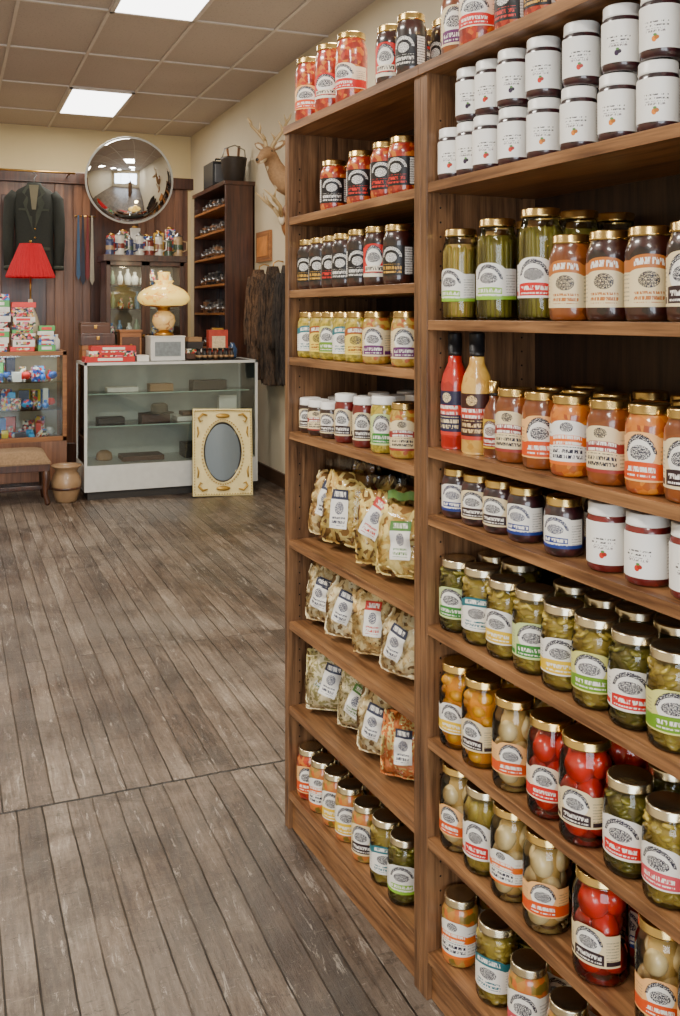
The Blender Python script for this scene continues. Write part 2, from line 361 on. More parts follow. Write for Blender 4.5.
def solid(name,c1,c2,scale=60,bump=.3,c3=None):
    g=G(name); P=g.co(); vc=g.n('ShaderNodeSeparateColor'); g.set(vc.inputs[0],g.vor(P,scale)); f=vc.outputs[0]
    st=[(.1,c1),(.6,c2)]+([(.9,c3)] if c3 else []); col=g.ramp(f,st); n=g.noise(P,scale*2,3); col=g.mix(g.m('MULTIPLY',n,.5),col,c1)
    return g.bsdf(Base_Color=col,Roughness=.35,Coat_Weight=1.0,Coat_Roughness=.03,Normal=g.bump(f,bump*.4,.002))
SAL=solid('salsa_fill',c(136,22,6),c(206,56,18),90,.3,c(220,130,36)); DKS=solid('dark_sauce_fill',c(26,10,7),c(62,20,11),50); JAM=solid('plum_jam_fill',c(30,12,18),c(66,22,28),60)
BUT=solid('apple_butter_fill',c(108,52,16),c(162,86,28),40); PEA=solid('peach_salsa_fill',c(190,94,18),c(228,146,44),80,.3,c(140,50,24)); REL=solid('relish_fill',c(130,116,24),c(196,174,54),150,.3,c(218,182,60))
MIX=solid('mixed_veg_fill',c(116,96,30),c(196,160,70),70,.3,c(220,104,40)); CHOW=solid('chowchow_fill',c(164,126,38),c(216,184,84),110,.3,c(180,70,40)); MAR=solid('red_jelly_fill',c(84,10,12),c(124,20,18),30)
egg=mat('pickled_egg',c(244,218,156),.35,0,.06,30,0,.5); tom=mat('pickled_red_egg',c(222,40,16),.3,0,.25,40,0,.6); yel=mat('yellow_pepper',c(252,176,4),.3,0,.15,40,0,.6); cuc=mat('pickle_green',c(124,116,32),.35,0,.35,90,.2,.5); cuc2=mat('pickle_olive',c(188,164,64),.35,0,.3,60,.2,.5); bean=mat('dilly_bean',c(132,122,38),.35,0,.3,40,0,.4); asp=mat('asparagus',c(170,148,56),.4,0,.3,50,0,.4)
core_y=mat('brine_pale',c(206,168,92),.3); core_g=mat('brine_green',c(108,96,32),.3); core_r=mat('brine_red',c(150,26,12),.3); core_o=mat('brine_orange',c(230,144,4),.3); core_l=mat('brine_olive',c(158,134,50),.3)
# ------------------------------------------------------------------ jars
def jar_body(h,r):
    hb=h-.006
    return [(r*.3,.003),(r*.84,0),(r*.96,.004),(r,.013),(r,hb*.34),(r*1.0,hb*.74),(r*.97,hb*.81),(r*.88,hb*.87),(r*.82,hb*.91),(r*.81,hb)]
def add_lid(b,h,r,m,t=.017):
    rl=r*.87
    if m is white: rl=r*.93; t=.021
    b.lathe([(rl*.96,h-t),(rl*1.02,h-t+.0008),(rl*1.02,h-t+.0028),(rl,h-t+.004),(rl,h-.003),(rl*.96,h-.0008),(rl*.88,h),(rl*.8,h-.0012),(.0,h-.0012)],m,28)
def add_label(b,r,z0,z1,m,arc=205,arch=0,seg=22,rf=1.012,off=0):
    vs=[];uv=[];fs=[]
    nv=5
    for i in range(seg+1):
        t=i/seg; a=math.radians(-90-arc/2+arc*t+off); q=abs(t-.5)
        zt=z1+(arch*math.sqrt(max(0,1-(q/.25)**2)) if q<.25 else 0)
        for j in range(nv):
            s=j/(nv-1); vs.append((r*rf*math.cos(a),r*rf*math.sin(a),z0+(zt-z0)*s)); uv.append((t,s))
    for i in range(seg):
        for j in range(nv-1):
            k=i*nv+j; fs.append((k,k+nv,k+nv+1,k+1))
    b.add(vs,fs,m,True,uv)
def balls(b,h,r,m,rb,sq=1.0,jit=.1):
    z=.006+rb*sq; top=h*.84; lay=0
    while z<top:
        R0=r-rb-.0025; n=max(3,int(2*pi*R0/(2*rb*.98))); o=lay*.5+R()*.2
        for i in range(n):
            a=2*pi*(i+o)/n; e=U(.92,1.06)
            b.sph((R0*math.cos(a),R0*math.sin(a),z+U(-1,1)*rb*.15),(rb*e,rb*e,rb*sq*e),m,12,8,rot=Euler((U(-.5,.5),U(-.5,.5),0)).to_matrix())
        z+=2*rb*sq*.86; lay+=1
def spears(b,h,r,m,rs,tip=False):
    R0=r-rs-.002; n=int(2*pi*R0/(2*rs*.97))
    for i in range(n):
        a=2*pi*i/n; top=h*U(.76,.84); l=U(-.12,.12)
        b.tube([(R0*math.cos(a),R0*math.sin(a),.006),(R0*math.cos(a+l*.5),R0*math.sin(a+l*.5),top*.5),(R0*math.cos(a+l),R0*math.sin(a+l),top*.95),(R0*.97*math.cos(a+l),R0*.97*math.sin(a+l),top)],[rs*.8,rs,rs*.95,rs*.4],m,7)
def slices(b,h,r,m,rs):
    z=.008
    while z<h*.82:
        n=7
        for i in range(n):
            a=2*pi*(i+R())/n; R0=r-rs*.72
            M=Matrix.Translation((R0*math.cos(a),R0*math.sin(a),z+rs*.3))@Euler((U(-.6,.6),U(-.6,.6),a)).to_matrix().to_4x4()
            b.lathe([(0,-.003),(rs*.6,-.003),(rs*.68,0),(rs*.6,.003),(0,.003)],m,10,M=M)
        z+=rs*.55
DEF={ # h r lid fill label
'salsa':(.14,.039,gold,('s',SAL),'black2'),'salsa_red':(.14,.039,gold,('s',SAL),'black'),'salsa_tall':(.19,.043,gold,('s',SAL),'redside'),'salsa_white':(.19,.043,gold,('s',SAL),'red'),
'bbq':(.15,.037,gold,('s',DKS),'black2'),'bbq_r':(.15,.037,gold,('s',DKS),'redside'),'dark':(.145,.038,gold,('s',DKS),'black2'),'jam_g':(.106,.036,gold,('s',JAM),'blue'),'jam_g2':(.106,.038,gold,('s',JAM),'navy'),
'wl_r':(.112,.0335,white,('s',JAM),'script_r'),'wl_o':(.112,.0335,white,('s',JAM),'script_o'),'wl_p':(.112,.0335,white,('s',JAM),'script_p'),'wl_r2':(.116,.0375,white,('s',MAR),'script_r'),
'asp':(.195,.040,gold,('sp',asp,.0055,core_y),'limew'),'beans':(.205,.042,gold,('sp',bean,.0048,core_g),'green'),'beans2':(.212,.043,gold,('sp',bean,.0048,core_g),'redside'),
'chut':(.155,.040,gold,('s',BUT),'brown'),'chut2':(.155,.040,gold,('s',DKS),'brown'),'butter':(.145,.0385,gold,('s',BUT),'orange'),'butter2':(.145,.0385,gold,('s',BUT),'navy'),'peach':(.145,.0385,gold,('s',PEA),'orange'),
'relish':(.132,.037,gold,('s',REL),'lime'),'relish2':(.132,.037,gold,('s',CHOW),'purple'),'relish3':(.132,.037,gold,('s',REL),'yellow'),'small_b':(.10,.033,white,('s',DKS),'navy'),'small_r':(.13,.032,white,('s',MAR),'blue'),'small_g':(.14,.035,white,('s',REL),'green'),
'pick':(.152,.042,silver,('sl',cuc,.016,core_g),'green'),'pick2':(.152,.042,silver,('sl',cuc2,.016,core_l),'pink'),'pick3':(.155,.044,silver,('sl',cuc2,.017,core_l),'lime'),'pickd':(.155,.044,silver,('sl',cuc,.017,core_g),'grn2'),'mixv':(.14,.04,silver,('s',MIX),'orange'),'mixv2':(.14,.04,silver,('s',MIX),'pink'),'mixr':(.14,.04,silver,('s',SAL),'orange'),
'yel':(.176,.045,gold,('b',yel,.017,.8,core_o),'plain'),'yel2':(.176,.045,gold,('b',yel,.017,.8,core_o),'blue'),'eggw':(.176,.045,gold,('b',egg,.021,1.15,core_y),'orange'),'eggw2':(.176,.046,gold,('b',egg,.022,1.15,core_y),'yellow'),
'tom':(.178,.046,gold,('b',tom,.024,1.08,core_r),'red'),'tom2':(.182,.049,gold,('b',tom,.026,1.1,core_r),'blue'),'cukeq':(.17,.046,silver,('b',cuc2,.014,1.8,core_l),'grn2'),
}
_jc={}
def jar_mesh(k,var):
    key=(k,var)
    if key in _jc: return _jc[key]
    h,r,lid,fill,lb=DEF[k]; b=MB(); random.seed(sum(map(ord,k))*7+var)
    lb=ALT.get(lb,(lb,lb,lb))[var%3]
    prof=jar_body(h,r)
    if fill[0]=='s':
        b.lathe(prof,fill[1],28)
    else:
        b.lathe(prof,jglass,28)
        m=fill[1]; core=fill[-1]; rr=fill[2]
        cr={'b':r-(.95*rr if rr>.02 else .7*rr),'sp':r-1.2*rr,'sl':r-.45*rr}[fill[0]]
        b.lathe([(0,.006),(cr*.92,.006),(cr,.014),(cr,h*.72),(cr*.84,h*.83),(0,h*.83)],core,18)
        if fill[0]=='b': balls(b,h,r,m,rr,fill[3])
        if fill[0]=='sp': spears(b,h,r,m,rr)
        if fill[0]=='sl': slices(b,h,r,m,rr)
    add_lid(b,h,r,lid)
    big=h>.17
    q=.15 if fill[0]=='s' else .2
    z1=h*(.64 if fill[0]=='s' else .58)
    if big: q,z1=.2,h*.50
    if 'wl' in k: z1=h*.74; q=.12
    arch=h*.06 if not lb.startswith(('script','black','navy')) else 0
    arc=240 if 'wl' in k else (135 if fill[0]=='b' else 178)
    if big and fill[0]=='s': arc=200
    add_label(b,r,h*q,z1,L[lb],arc,arch)
    me=b.mesh(k+'_jar_%d'%var,False); _jc[key]=me; return me
def bottle(fillm,labm,capm,h,r):
    b=MB(); b.lathe([(r*.9,0),(r,.006),(r,h*.55),(r*.85,h*.64),(r*.5,h*.74),(r*.42,h*.86)],fillm,24); b.lathe([(r*.5,h*.84),(r*.5,h*.985),(r*.46,h),(0,h)],capm,20)
    add_label(b,r,h*.12,h*.5,labm,210); b.lathe([(r*.455,h*.80),(r*.47,h*.80),(r*.47,h*.842),(r*.455,h*.842)],mat('shrink_band',c(30,28,28),.4),18)
    return b.mesh('sauce_bottle',False)
HOT=solid('hot_sauce_fill',c(164,20,8),c(206,36,12),40); MUS=solid('mustard_fill',c(206,150,60),c(226,180,86),60); HON=solid('honey_fill',c(90,40,10),c(130,62,16),20)
bot={'hot':(bottle(HOT,label_mat('label_hot',c(40,36,70),c(220,60,40),c(240,220,170),lay=2),blackp,.25,.031),.031),
     'mus':(bottle(MUS,label_mat('label_mus',c(60,24,20),c(200,60,40),c(235,200,140),lay=2),blackp,.252,.033),.033),
     'hon':(bottle(HON,label_mat('label_hon',c(206,170,40),c(150,30,24),c(90,30,20)),gold,.155,.0235),.0235)}
def place(rowname,base,items,side,v0=.052,rows=3,dv=.093,extend=None,zoff=0,lim=(.058,.93),jit=14,turn=None):
    e=empty(rowname,SL,SH); rng=random.Random(len(rowname)*13+int(base*1000))
    def rad(k): return bot[k][1] if k in bot else DEF[k][1]
    us=[]
    for x,k in items:
        us.append([uat(x,v0),k])
    if extend:
        while us[-1][0]<extend: us.append([us[-1][0]+.095,us[-1][1] if us[-1][1] not in bot else 'butter'])
    us.sort(key=lambda q:q[0])
    lo=lim[0]; out=[]
    for q in us:
        r=rad(q[1]); u=max(q[0],lo+r+.002); lo=u+r
        if u+r>lim[1]: continue
        out.append((u,q[1]))
    n=0
    for j in range(rows):
        for (u,k) in out:
            if j>0 and k in bot: continue
            if j>0 and rng.random()<.10: continue
            me=bot[k][0] if k in bot else jar_mesh(k,rng.choice((0,0,1,1,2)))
            t=math.radians((turn if turn is not None else 30)+rng.uniform(-jit,jit)+(rng.uniform(-25,25) if j else 0))
            vv=v0+j*dv+(rng.uniform(-.003,.003) if j<rows-1 or rows==1 else -.0)
            obj('jar_%d'%n,me,(u,vv,base+zoff+.0006),(0,0,t),e); n+=1
    return e
# right unit
place('salsa_jars',2.053,[(437,'chut'),(469,'salsa_white'),(515,'salsa_red')],0,rows=2,extend=.8)
place('fruit_preserve_jars',1.79,[(447,'wl_r'),(469,'wl_p'),(490,'wl_r'),(516,'wl_r'),(545,'wl_o'),(580,'wl_o'),(620,'wl_r'),(660,'wl_o')],0,v0=.042,rows=1,extend=.88,jit=8,turn=34)
place('fruit_preserve_jars',1.79,[(472,'wl_p'),(491,'wl_r'),(516,'wl_p'),(545,'wl_r'),(582,'wl_r'),(623,'wl_p'),(663,'wl_o')],0,v0=.042,rows=1,extend=.88,zoff=.1135,jit=8,turn=34)
place('fruit_preserve_jars',1.79,[(480,'wl_r'),(505,'wl_p'),(530,'wl_r'),(560,'wl_o'),(600,'wl_r'),(640,'wl_r')],0,v0=.12,rows=2,dv=.078,extend=.88,turn=34)
place('dilly_bean_jars',1.489,[(462,'asp'),(498,'beans'),(541,'beans2'),(574,'chut'),(611,'chut2'),(650,'chut2')],0,rows=3,extend=.88)
place('sauce_and_butter_jars',1.211,[(449,'hot'),(479,'mus'),(492,'hon'),(515,'butter2'),(543,'butter'),(574,'peach'),(611,'butter2'),(651,'peach'),(690,'butter')],0,rows=3,extend=.88,v0=.05)
place('jelly_jars',1.063,[(452,'jam_g'),(480,'jam_g2'),(500,'jam_g2'),(527,'jam_g'),(566,'jam_g'),(610,'wl_r2'),(650,'wl_r2')],0,rows=3,extend=.88)
place('pickle_jars',.822,[(450,'pick'),(470,'pick3'),(491,'pick2'),(516,'pick3'),(545,'pick2'),(579,'pick3'),(621,'pickd'),(672,'pick3')],0,rows=3,extend=.88)
place('pickled_vegetable_jars',.575,[(450,'yel'),(481,'yel2'),(517,'eggw'),(553,'tom'),(588,'tom2'),(631,'pickd'),(672,'pick2')],0,rows=3,extend=.88)
place('pickled_egg_jars',.356,[(450,'eggw'),(483,'cukeq'),(515,'eggw'),(549,'eggw2'),(603,'tom2'),(664,'eggw')],0,rows=3,extend=.88,v0=.055)
place('mixed_pickle_jars',.105,[(447,'mixv'),(497,'pick3'),(530,'mixv2'),(570,'mixv')],0,rows=3,extend=.88,v0=.06)
# left unit
LL=(-.715,-.002)
place('salsa_jars',2.053,[(308,'salsa_white'),(332,'salsa_tall'),(352,'salsa_white')],0,rows=1,v0=.05,lim=(-.73,.0),turn=38)
place('barbecue_sauce_jars',2.053,[(392,'bbq_r'),(413,'bbq')],0,rows=2,v0=.05,lim=(-.72,.03),turn=38)
place('salsa_jars',1.784,[(334,'salsa'),(362,'salsa'),(388,'salsa_red'),(405,'salsa')],0,rows=2,lim=LL,turn=40)
place('barbecue_sauce_jars',1.572,[(303,'dark'),(315,'dark'),(328,'dark'),(343,'dark'),(360,'bbq'),(378,'bbq_r'),(400,'dark')],0,rows=3,lim=LL,turn=40)
place('relish_jars',1.377,[(300,'relish'),(311,'relish3'),(323,'relish'),(337,'relish'),(352,'relish3'),(378,'relish2'),(408,'relish2')],0,rows=3,lim=LL,turn=40)
place('dressing_jars',1.16,[(302,'small_b'),(316,'small_b'),(332,'small_b'),(348,'small_r'),(366,'small_r'),(386,'small_g'),(406,'relish2')],0,rows=3,lim=LL,turn=40)
place('mixed_pickle_jars',.11,[(300,'mixr'),(312,'mixv'),(328,'mixv2'),(348,'mixv2'),(368,'mixv'),(388,'pick3'),(405,'pick')],0,rows=3,lim=LL,turn=38)
# ------------------------------------------------------------------ noodle bags
film=glass('bag_film',(1,1,1,1),.10,.0,16)
def noodle_bag(name,w,h,d,nc,lab,kind,seed,header=None):
    rd=random.Random(seed); b=MB(); m=nc
    def surf(s,t,k=1.0):
        a=max(0,1-abs(s)**3.2)**.55; bb=max(0,1-abs(t*1.0)**4)**.5
        dd=d/2*a*bb
        if t>0: dd*=1-.55*t*t
        wob=noise.noise(Vector((s*2.4+seed,t*3,seed)))*.014
        wx=w/2*(1-.22*max(0,t)**2-.1*max(0,-t)**4)+noise.noise(Vector((seed*3.1,t*2.5,s)))*.008
        return Vector((s*wx,-(dd+wob*a*bb)*k,h*.45+t*h*.45))
    n=16
    for sg in(1,-1):
        vs=[];fs=[]
        for i in range(n+1):
            for j in range(n+1):
                p=surf(-1+2*i/n,-1+2*j/n,sg); p.y*=1.03; vs.append(p)
        for i in range(n):
            for j in range(n): q=i*(n+1)+j; fs.append((q,q+n+1,q+n+2,q+1))
        b.add(vs,fs,film,True)
    vs=[];fs=[]
    for i in range(13):
        x=-w*.39+w*.78*i/12
        for z,dd in((h*.9,.002),(h*.95,.006),(h*1.0,.009)): vs.append((x,dd*math.sin(i*2.1+seed),z+.004*math.sin(i*1.3+seed)))
    for i in range(12):
        for j in range(2): q=i*3+j; fs.append((q,q+3,q+4,q+1))
    b.add(vs,fs,header or film,True)
    vs=[];fs=[]
    for sg in(1,-1):
        o=len(vs)
        for i in range(n+1):
            for j in range(n+1):
                p=surf((-1+2*i/n)*.93,(-1+2*j/n)*.86,sg*.74); vs.append(p)
        for i in range(n):
            for j in range(n): q=o+i*(n+1)+j; fs.append((q,q+n+1,q+n+2,q+1))
    b.add(vs,fs,m[1],True)  # added dark inner pillow: blocks light, paints the shade between noodles
    N={'wide':190,'thin':420,'short':340}[kind]
    for i in range(N):
        s=rd.uniform(-.88,.88); t=rd.uniform(-.92,.70); sg=1 if rd.random()<.8 else -1
        a=rd.uniform(0,2*pi)
        if kind=='wide': ln,wd=.040,.0095
        elif kind=='thin': ln,wd=.06,.0052
        else: ln,wd=.028,.0075
        dp=rd.uniform(.80,.985); curl=rd.uniform(-2.2,2.2); tw=rd.uniform(-.9,.9); vs=[]; K=6
        q0=surf(s,t,1); x,z=q0.x,q0.z
        for j in range(K+1):
            q=j/K; ang=a+curl*q
            s2=max(-.93,min(.93,x/(w/2))); t2=max(-.95,min(.85,(z-h*.45)/(h*.45)))
            rip=.5+.5*math.sin(q*pi*3+i)
            base=surf(s2,t2,sg*(dp-.09*rip))
            p=Vector((s2*w/2,base.y,h*.45+t2*h*.45))
            wv=Vector((-math.sin(ang),tw*.45*sg,math.cos(ang)))*wd/2
            vs.append(p-wv); vs.append(p+wv)
            x+=math.cos(ang)*ln/K; z+=math.sin(ang)*ln/K
        for v_ in vs: v_.x=max(-w*.46,min(w*.46,v_.x)); v_.z=max(.004,v_.z)
        r_=rd.random(); mm=m[0] if r_<.62 or len(m)<3 else m[2]
        b.add(vs,[(2*j,2*j+1,2*j+3,2*j+2) for j in range(K)],mm,True)
    vs=[];uv=[];fs=[]; ta=math.radians(rd.uniform(-26,6)); K=8; ox=rd.uniform(-.05,.12)*w; oz=rd.uniform(-.04,.10)*h
    for i in range(K+1):
        for j in range(K+1):
            lx=(i/K-.5)*w*.36; lz=(j/K-.5)*h*.44; x=lx*math.cos(ta)-lz*math.sin(ta)+ox; z=lx*math.sin(ta)+lz*math.cos(ta)+oz
            s=x/(w/2); t=z/(h*.45); p=surf(s*1.0,t,1); p.y-=.004; vs.append(p); uv.append((.22+.56*i/K,j/K*.98+.01))
    for i in range(K):
        for j in range(K): q=i*(K+1)+j; fs.append((q,q+K+1,q+K+2,q+1))
    b.add(vs,fs,L[lab],True,uv)
    return b.mesh(name,False)
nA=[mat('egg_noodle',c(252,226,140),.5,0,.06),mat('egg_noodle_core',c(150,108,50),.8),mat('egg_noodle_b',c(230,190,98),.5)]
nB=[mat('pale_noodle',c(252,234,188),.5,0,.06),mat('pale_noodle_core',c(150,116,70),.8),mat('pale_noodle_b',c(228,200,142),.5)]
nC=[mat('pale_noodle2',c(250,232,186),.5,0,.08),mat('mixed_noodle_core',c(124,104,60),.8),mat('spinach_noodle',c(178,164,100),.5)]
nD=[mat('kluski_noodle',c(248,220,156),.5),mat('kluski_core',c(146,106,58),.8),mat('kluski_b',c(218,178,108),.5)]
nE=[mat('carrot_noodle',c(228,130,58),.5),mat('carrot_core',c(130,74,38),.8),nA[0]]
paperh=mat('green_header',c(110,150,70),.6)
bags={'wide':noodle_bag('wide_noodle_bag',.16,.255,.10,nA,'nood','wide',1),'wide2':noodle_bag('wide_noodle_bag_c',.155,.24,.10,nA,'nood3','wide',11),'kl':noodle_bag('kluski_bag',.14,.205,.085,nB,'nood','short',2),'kl3':noodle_bag('kluski_bag3',.14,.2,.09,nB,'nood','wide',12),'kl2':noodle_bag('kluski_bag2',.14,.205,.085,nD,'nood3','short',3),
'fet':noodle_bag('fettuccine_bag',.15,.205,.085,nC,'nood','thin',4),'fet2':noodle_bag('fettuccine_bag2',.14,.2,.085,nC,'nood2','thin',14),'car':noodle_bag('veg_noodle_bag',.13,.19,.08,nE,'nood','thin',5),'wg':noodle_bag('wide_noodle_bag_g',.15,.205,.09,nA,'nood2','wide',6,paperh),'wb':noodle_bag('wide_noodle_bag_b',.14,.22,.09,nD,'nood','wide',8)}
def bagrow(name,base,items):
    e=empty(name,SL,SH); rd=random.Random(int(base*100))
    for n,(x,v,k,tz,lean) in enumerate(items):
        back=v>.15
        u=uat(x,v); u=max(-.632,min(-.088,u)); sc=rd.uniform(.94,1.04) if base>.7 else rd.uniform(.92,.98)
        if back: v=.215; tz=rd.uniform(-8,8); lean=0
        ty=math.radians(rd.uniform(-5,5)); lift=.075*abs(math.sin(ty))+.048*math.sin(math.radians(lean))
        o=obj('bag_%d'%n,bags[k],(u,v,base+.002+lift),(math.radians(-lean),ty,math.radians(tz+(0 if back else rd.uniform(-10,10)))),e); o.scale=(sc,.9,sc)
bagrow('noodle_bags',.844,[(308,.085,'wb',36,10),(343,.08,'wide',38,9),(382,.085,'wide2',38,8),(404,.075,'wg',36,10),(330,.20,'wide',30,4),(360,.20,'wb',30,4),(385,.21,'wide2',35,4),(408,.21,'wb',35,4)])
bagrow('kluski_noodle_bags',.605,[(304,.08,'kl3',34,10),(324,.08,'kl',38,10),(348,.075,'kl3',38,8),(376,.08,'kl2',38,8),(403,.075,'kl3',36,8),(330,.2,'kl',30,4),(360,.2,'kl2',30,4),(385,.2,'kl',30,4),(405,.2,'kl',30,4)])
bagrow('fettuccine_noodle_bags',.359,[(302,.08,'fet2',34,10),(330,.08,'fet',38,9),(360,.10,'fet2',38,8),(382,.085,'kl3',38,8),(404,.075,'car',36,9),(340,.21,'fet',30,4),(370,.21,'car',30,4),(405,.2,'car',30,4)])
# ------------------------------------------------------------------ BACKGROUND
dark=wood('dark_cabinet_wood',c(44,24,16),c(84,48,30),'Z',.35,.5,.3); redw=wood('partition_wood',c(92,58,40),c(140,96,68),'Z',.4,.4,.2); oak=wood('oak_wood',c(120,72,34),c(170,112,60),'X',.4,.6)
cg=glass('case_glass',(.93,.97,.95,1),.02,.03); alum=mat('case_frame_white',c(206,206,200),.35,.2); brass=mat('brass',c(190,145,70),.3,1)
b=MB(); Y0=10.0; T=2.95
b.bx(-1.6,2.35,Y0,Y0+.06,0,T,redw); b.bx(-1.65,2.4,Y0-.05,Y0+.08,T-.12,T,dark); b.bx(-1.62,2.37,Y0-.03,Y0,0,.2,dark)
for x in(-1.5,-.75,.0,.30,.98,1.16,1.9,2.2): b.bx(x,x+.09,Y0-.03,Y0,.2,T-.12,redw)
for x0,x1 in((-1.41,-.75),(-.66,0),(.39,.98),(1.25,1.9)):
    for z0,z1 in((.35,1.2),(1.35,2.7)):
        b.bx(x0+.08,x1-.08,Y0-.018,Y0,z0,z1,dark if z0>1 else redw)
b.build('wood_partition',bevel=.006)
mir=mat('mirror_silver',c(225,228,230),.03,1,.02)
b=MB(); r=.40; prof=[(r,0)]+[(r*math.cos(t),.13*math.sin(t)) for t in [i*pi/2/10 for i in range(1,11)]]
b.lathe(prof,mir,48,(0,0,0)); b.lathe([(r-.005,-.012),(r+.010,-.012),(r+.013,.0),(r+.010,.012),(r-.005,.012)],alum,48); b.lathe([(r-.005,-.014),(0,-.02)],blackp,24)
b.tube([(0,0,-.02),(0,-.04,-.3),(0,-.08,-.80)],.018,blackp,8)
b.build('convex_security_mirror',(1.58,9.12,2.78),(pi/2+.12,0,-.12))
# jacket
jm=mat('jacket_wool',c(44,47,42),.9,0,.2,60,.3); jl=mat('jacket_lapel',c(62,66,57),.9,0,.2,60)
b=MB(); b.loft([(0,0,0,.20,.085),(0,0,.12,.195,.09),(0,0,.3,.175,.085),(0,0,.45,.18,.09),(0,0,.62,.20,.095),(0,0,.74,.20,.085),(0,0,.79,.15,.07),(0,0,.83,.075,.05),(0,0,.86,.06,.045)],jm,32,wob=.03,wf=7)
for s in(-1,1):
    b.tube([(s*.17,0,.76),(s*.215,0,.70),(s*.235,-.01,.5),(s*.24,-.02,.3),(s*.23,-.04,.06)],[.05,.062,.055,.05,.047],jm,12); b.tube([(s*.231,-.038,.08),(s*.23,-.041,.05)],[.05,.05],jl,12)
    b.add([(s*.012,-.098,.42),(s*.10,-.092,.66),(s*.07,-.085,.72),(s*.11,-.075,.76),(s*.05,-.05,.85),(s*.025,-.085,.7)],[(0,1,2,3,4,5)],jl)
    b.box(s*.10,-.09,.24,.10,.012,.03,jl); b.box(s*.10,-.096,.6,.08,.008,.02,jl)
b.add([(-.045,-.075,.83),(.045,-.075,.83),(.018,-.1,.6),(-.018,-.1,.6)],[(0,1,2,3)],mat('shirt_olive',c(120,114,92),.8))
for z in(.42,.34,.26): b.sph((.012,-.1,z),.009,brass,8,6)
hk=mat('hanger_wire',c(150,150,150),.3,1); b.tube([(0,0,.85),(0,0,.90),(.025,0,.93),(0,0,.955),(-.02,0,.94)],.004,hk,6)
o=b.build('uniform_jacket',(.76,9.72,1.89),(0,0,-.1)); o.scale=(1.0,1,1.05)
b=MB(); b.tube([(.2,9.72,2.905),(1.15,9.72,2.905)],.009,brass,8)
for x in(.25,1.1): b.tube([(x,9.72,2.905),(x,9.95,2.905)],.008,brass,8)
b.build('clothes_rail')
b=MB(); tk=[mat('tie_%d'%i,k,.6,0,.25,50) for i,k in enumerate([c(60,90,120),c(40,44,60),c(120,40,40),c(170,160,140)])]
b.tube([(1.17,9.9,2.5),(1.37,9.9,2.5)],.008,brass,8); b.tube([(1.18,9.9,2.5),(1.18,9.97,2.5)],.006,brass,6); b.tube([(1.36,9.9,2.5),(1.36,9.97,2.5)],.006,brass,6)
for i in range(4):
    x=1.20+i*.045; b.add([(x-.008,9.885,2.51),(x+.008,9.885,2.51),(x+.022,9.88,1.9-.05*(i%2)),(x,9.88,1.85-.05*(i%2)),(x-.022,9.88,1.9-.05*(i%2))],[(0,1,2,3,4)],tk[i]); b.add([(x-.008,9.885,2.51),(x+.008,9.885,2.51),(x+.01,9.915,2.2),(x-.01,9.915,2.2)],[(0,1,2,3)],tk[i])
b.build('necktie_rack')
prt=patch('print_toys',[c(40,110,190),c(235,225,205),c(210,60,50),c(50,60,90),c(230,190,60),c(220,220,215),c(226,120,150)],48)
prt2=patch('print_tins',[c(200,36,32),c(240,232,215),c(60,100,70),c(236,228,214),c(30,40,60),c(220,120,150),c(214,170,90)],56)
prt3=patch('print_blue',[c(20,90,190),c(80,180,240),c(235,235,235),c(220,60,50),c(30,60,130)],50)
def curio(x0,x1,y0,y1,h,name):
    b=MB(); t=.04
    b.bx(x0,x1,y0,y1,0,.75,dark); b.bx(x0-.03,x1+.03,y0-.03,y1,h-.06,h,dark); b.bx(x0-.015,x1+.015,y0-.015,y1,.75,.8,dark)
    b.bx(x0,x1,y1-.03,y1,.8,h-.06,mat('curio_back',c(150,140,125),.7)); b.bx(x0,x0+.03,y0,y1,.8,h-.06,dark); b.bx(x1-.03,x1,y0,y1,.8,h-.06,dark)
    n=2; w=(x1-x0)/n
    for i in range(n):
        a=x0+i*w
        for q in((a,a+t,.8,h-.06),(a+w-t,a+w,.8,h-.06),(a,a+w,.8,.8+t),(a,a+w,h-.06-t,h-.06)): b.bx(q[0],q[1],y0,y0+.03,q[2],q[3],dark)
        b.bx(a+t,a+w-t,y0+.012,y0+.016,.85,h-.11,cg); b.bx(a+.06,a+w-.06,y0-.012,y0,.1,.65,dark)
        b.sph((a+(w-.02 if i==0 else .02),y0-.015,1.3),.015,brass,8,6)
    rd=random.Random(5); cols=[mat('curio_%d'%i,cc_,.3) for i,cc_ in enumerate([c(235,230,220),c(190,70,55),c(110,150,190),c(220,190,130),c(140,160,130),c(235,235,230)])]+[prt,prt2]
    for z in(1.05,1.3,1.55,1.78): b.bx(x0+.03,x1-.03,y0+.04,y1-.03,z,z+.01,dark)
    for z in(.8,1.06,1.31,1.56,1.79):
        x=x0+.08
        while x<x1-.07:
            r=rd.uniform(.022,.04); hh=rd.uniform(.09,.17); b.lathe([(r*.7,0),(r,hh*.3),(r*.9,hh*.6),(r*.4,hh*.8),(r*.5,hh)],rd.choice(cols),12,(x,y0+.11+rd.uniform(0,.1),z)); x+=rd.uniform(.065,.09)
    o=b.build(name,bevel=.004)
    ld=bpy.data.lights.new('cabinet_fill_light','AREA'); ld.shape='RECTANGLE'; ld.size=.6; ld.size_y=.04; ld.energy=2.2; ld.color=(1,.85,.65)  # added fill light to brighten the cabinet contents, not a known fitting
    lo=bpy.data.objects.new('cabinet_fill_light',ld); bpy.context.scene.collection.objects.link(lo); lo.location=((x0+x1)/2,y0+.05,h-.075); lo.parent=o
curio(1.36,2.1,9.1,9.5,2.07,'curio_cabinet')
b=MB(); cols=[mat('stein_%d'%i,k,.3,0,.3,25,0,.4) for i,k in enumerate([c(60,70,110),c(222,218,205),c(180,150,110),c(120,50,40),c(70,90,70)])]
x=1.41
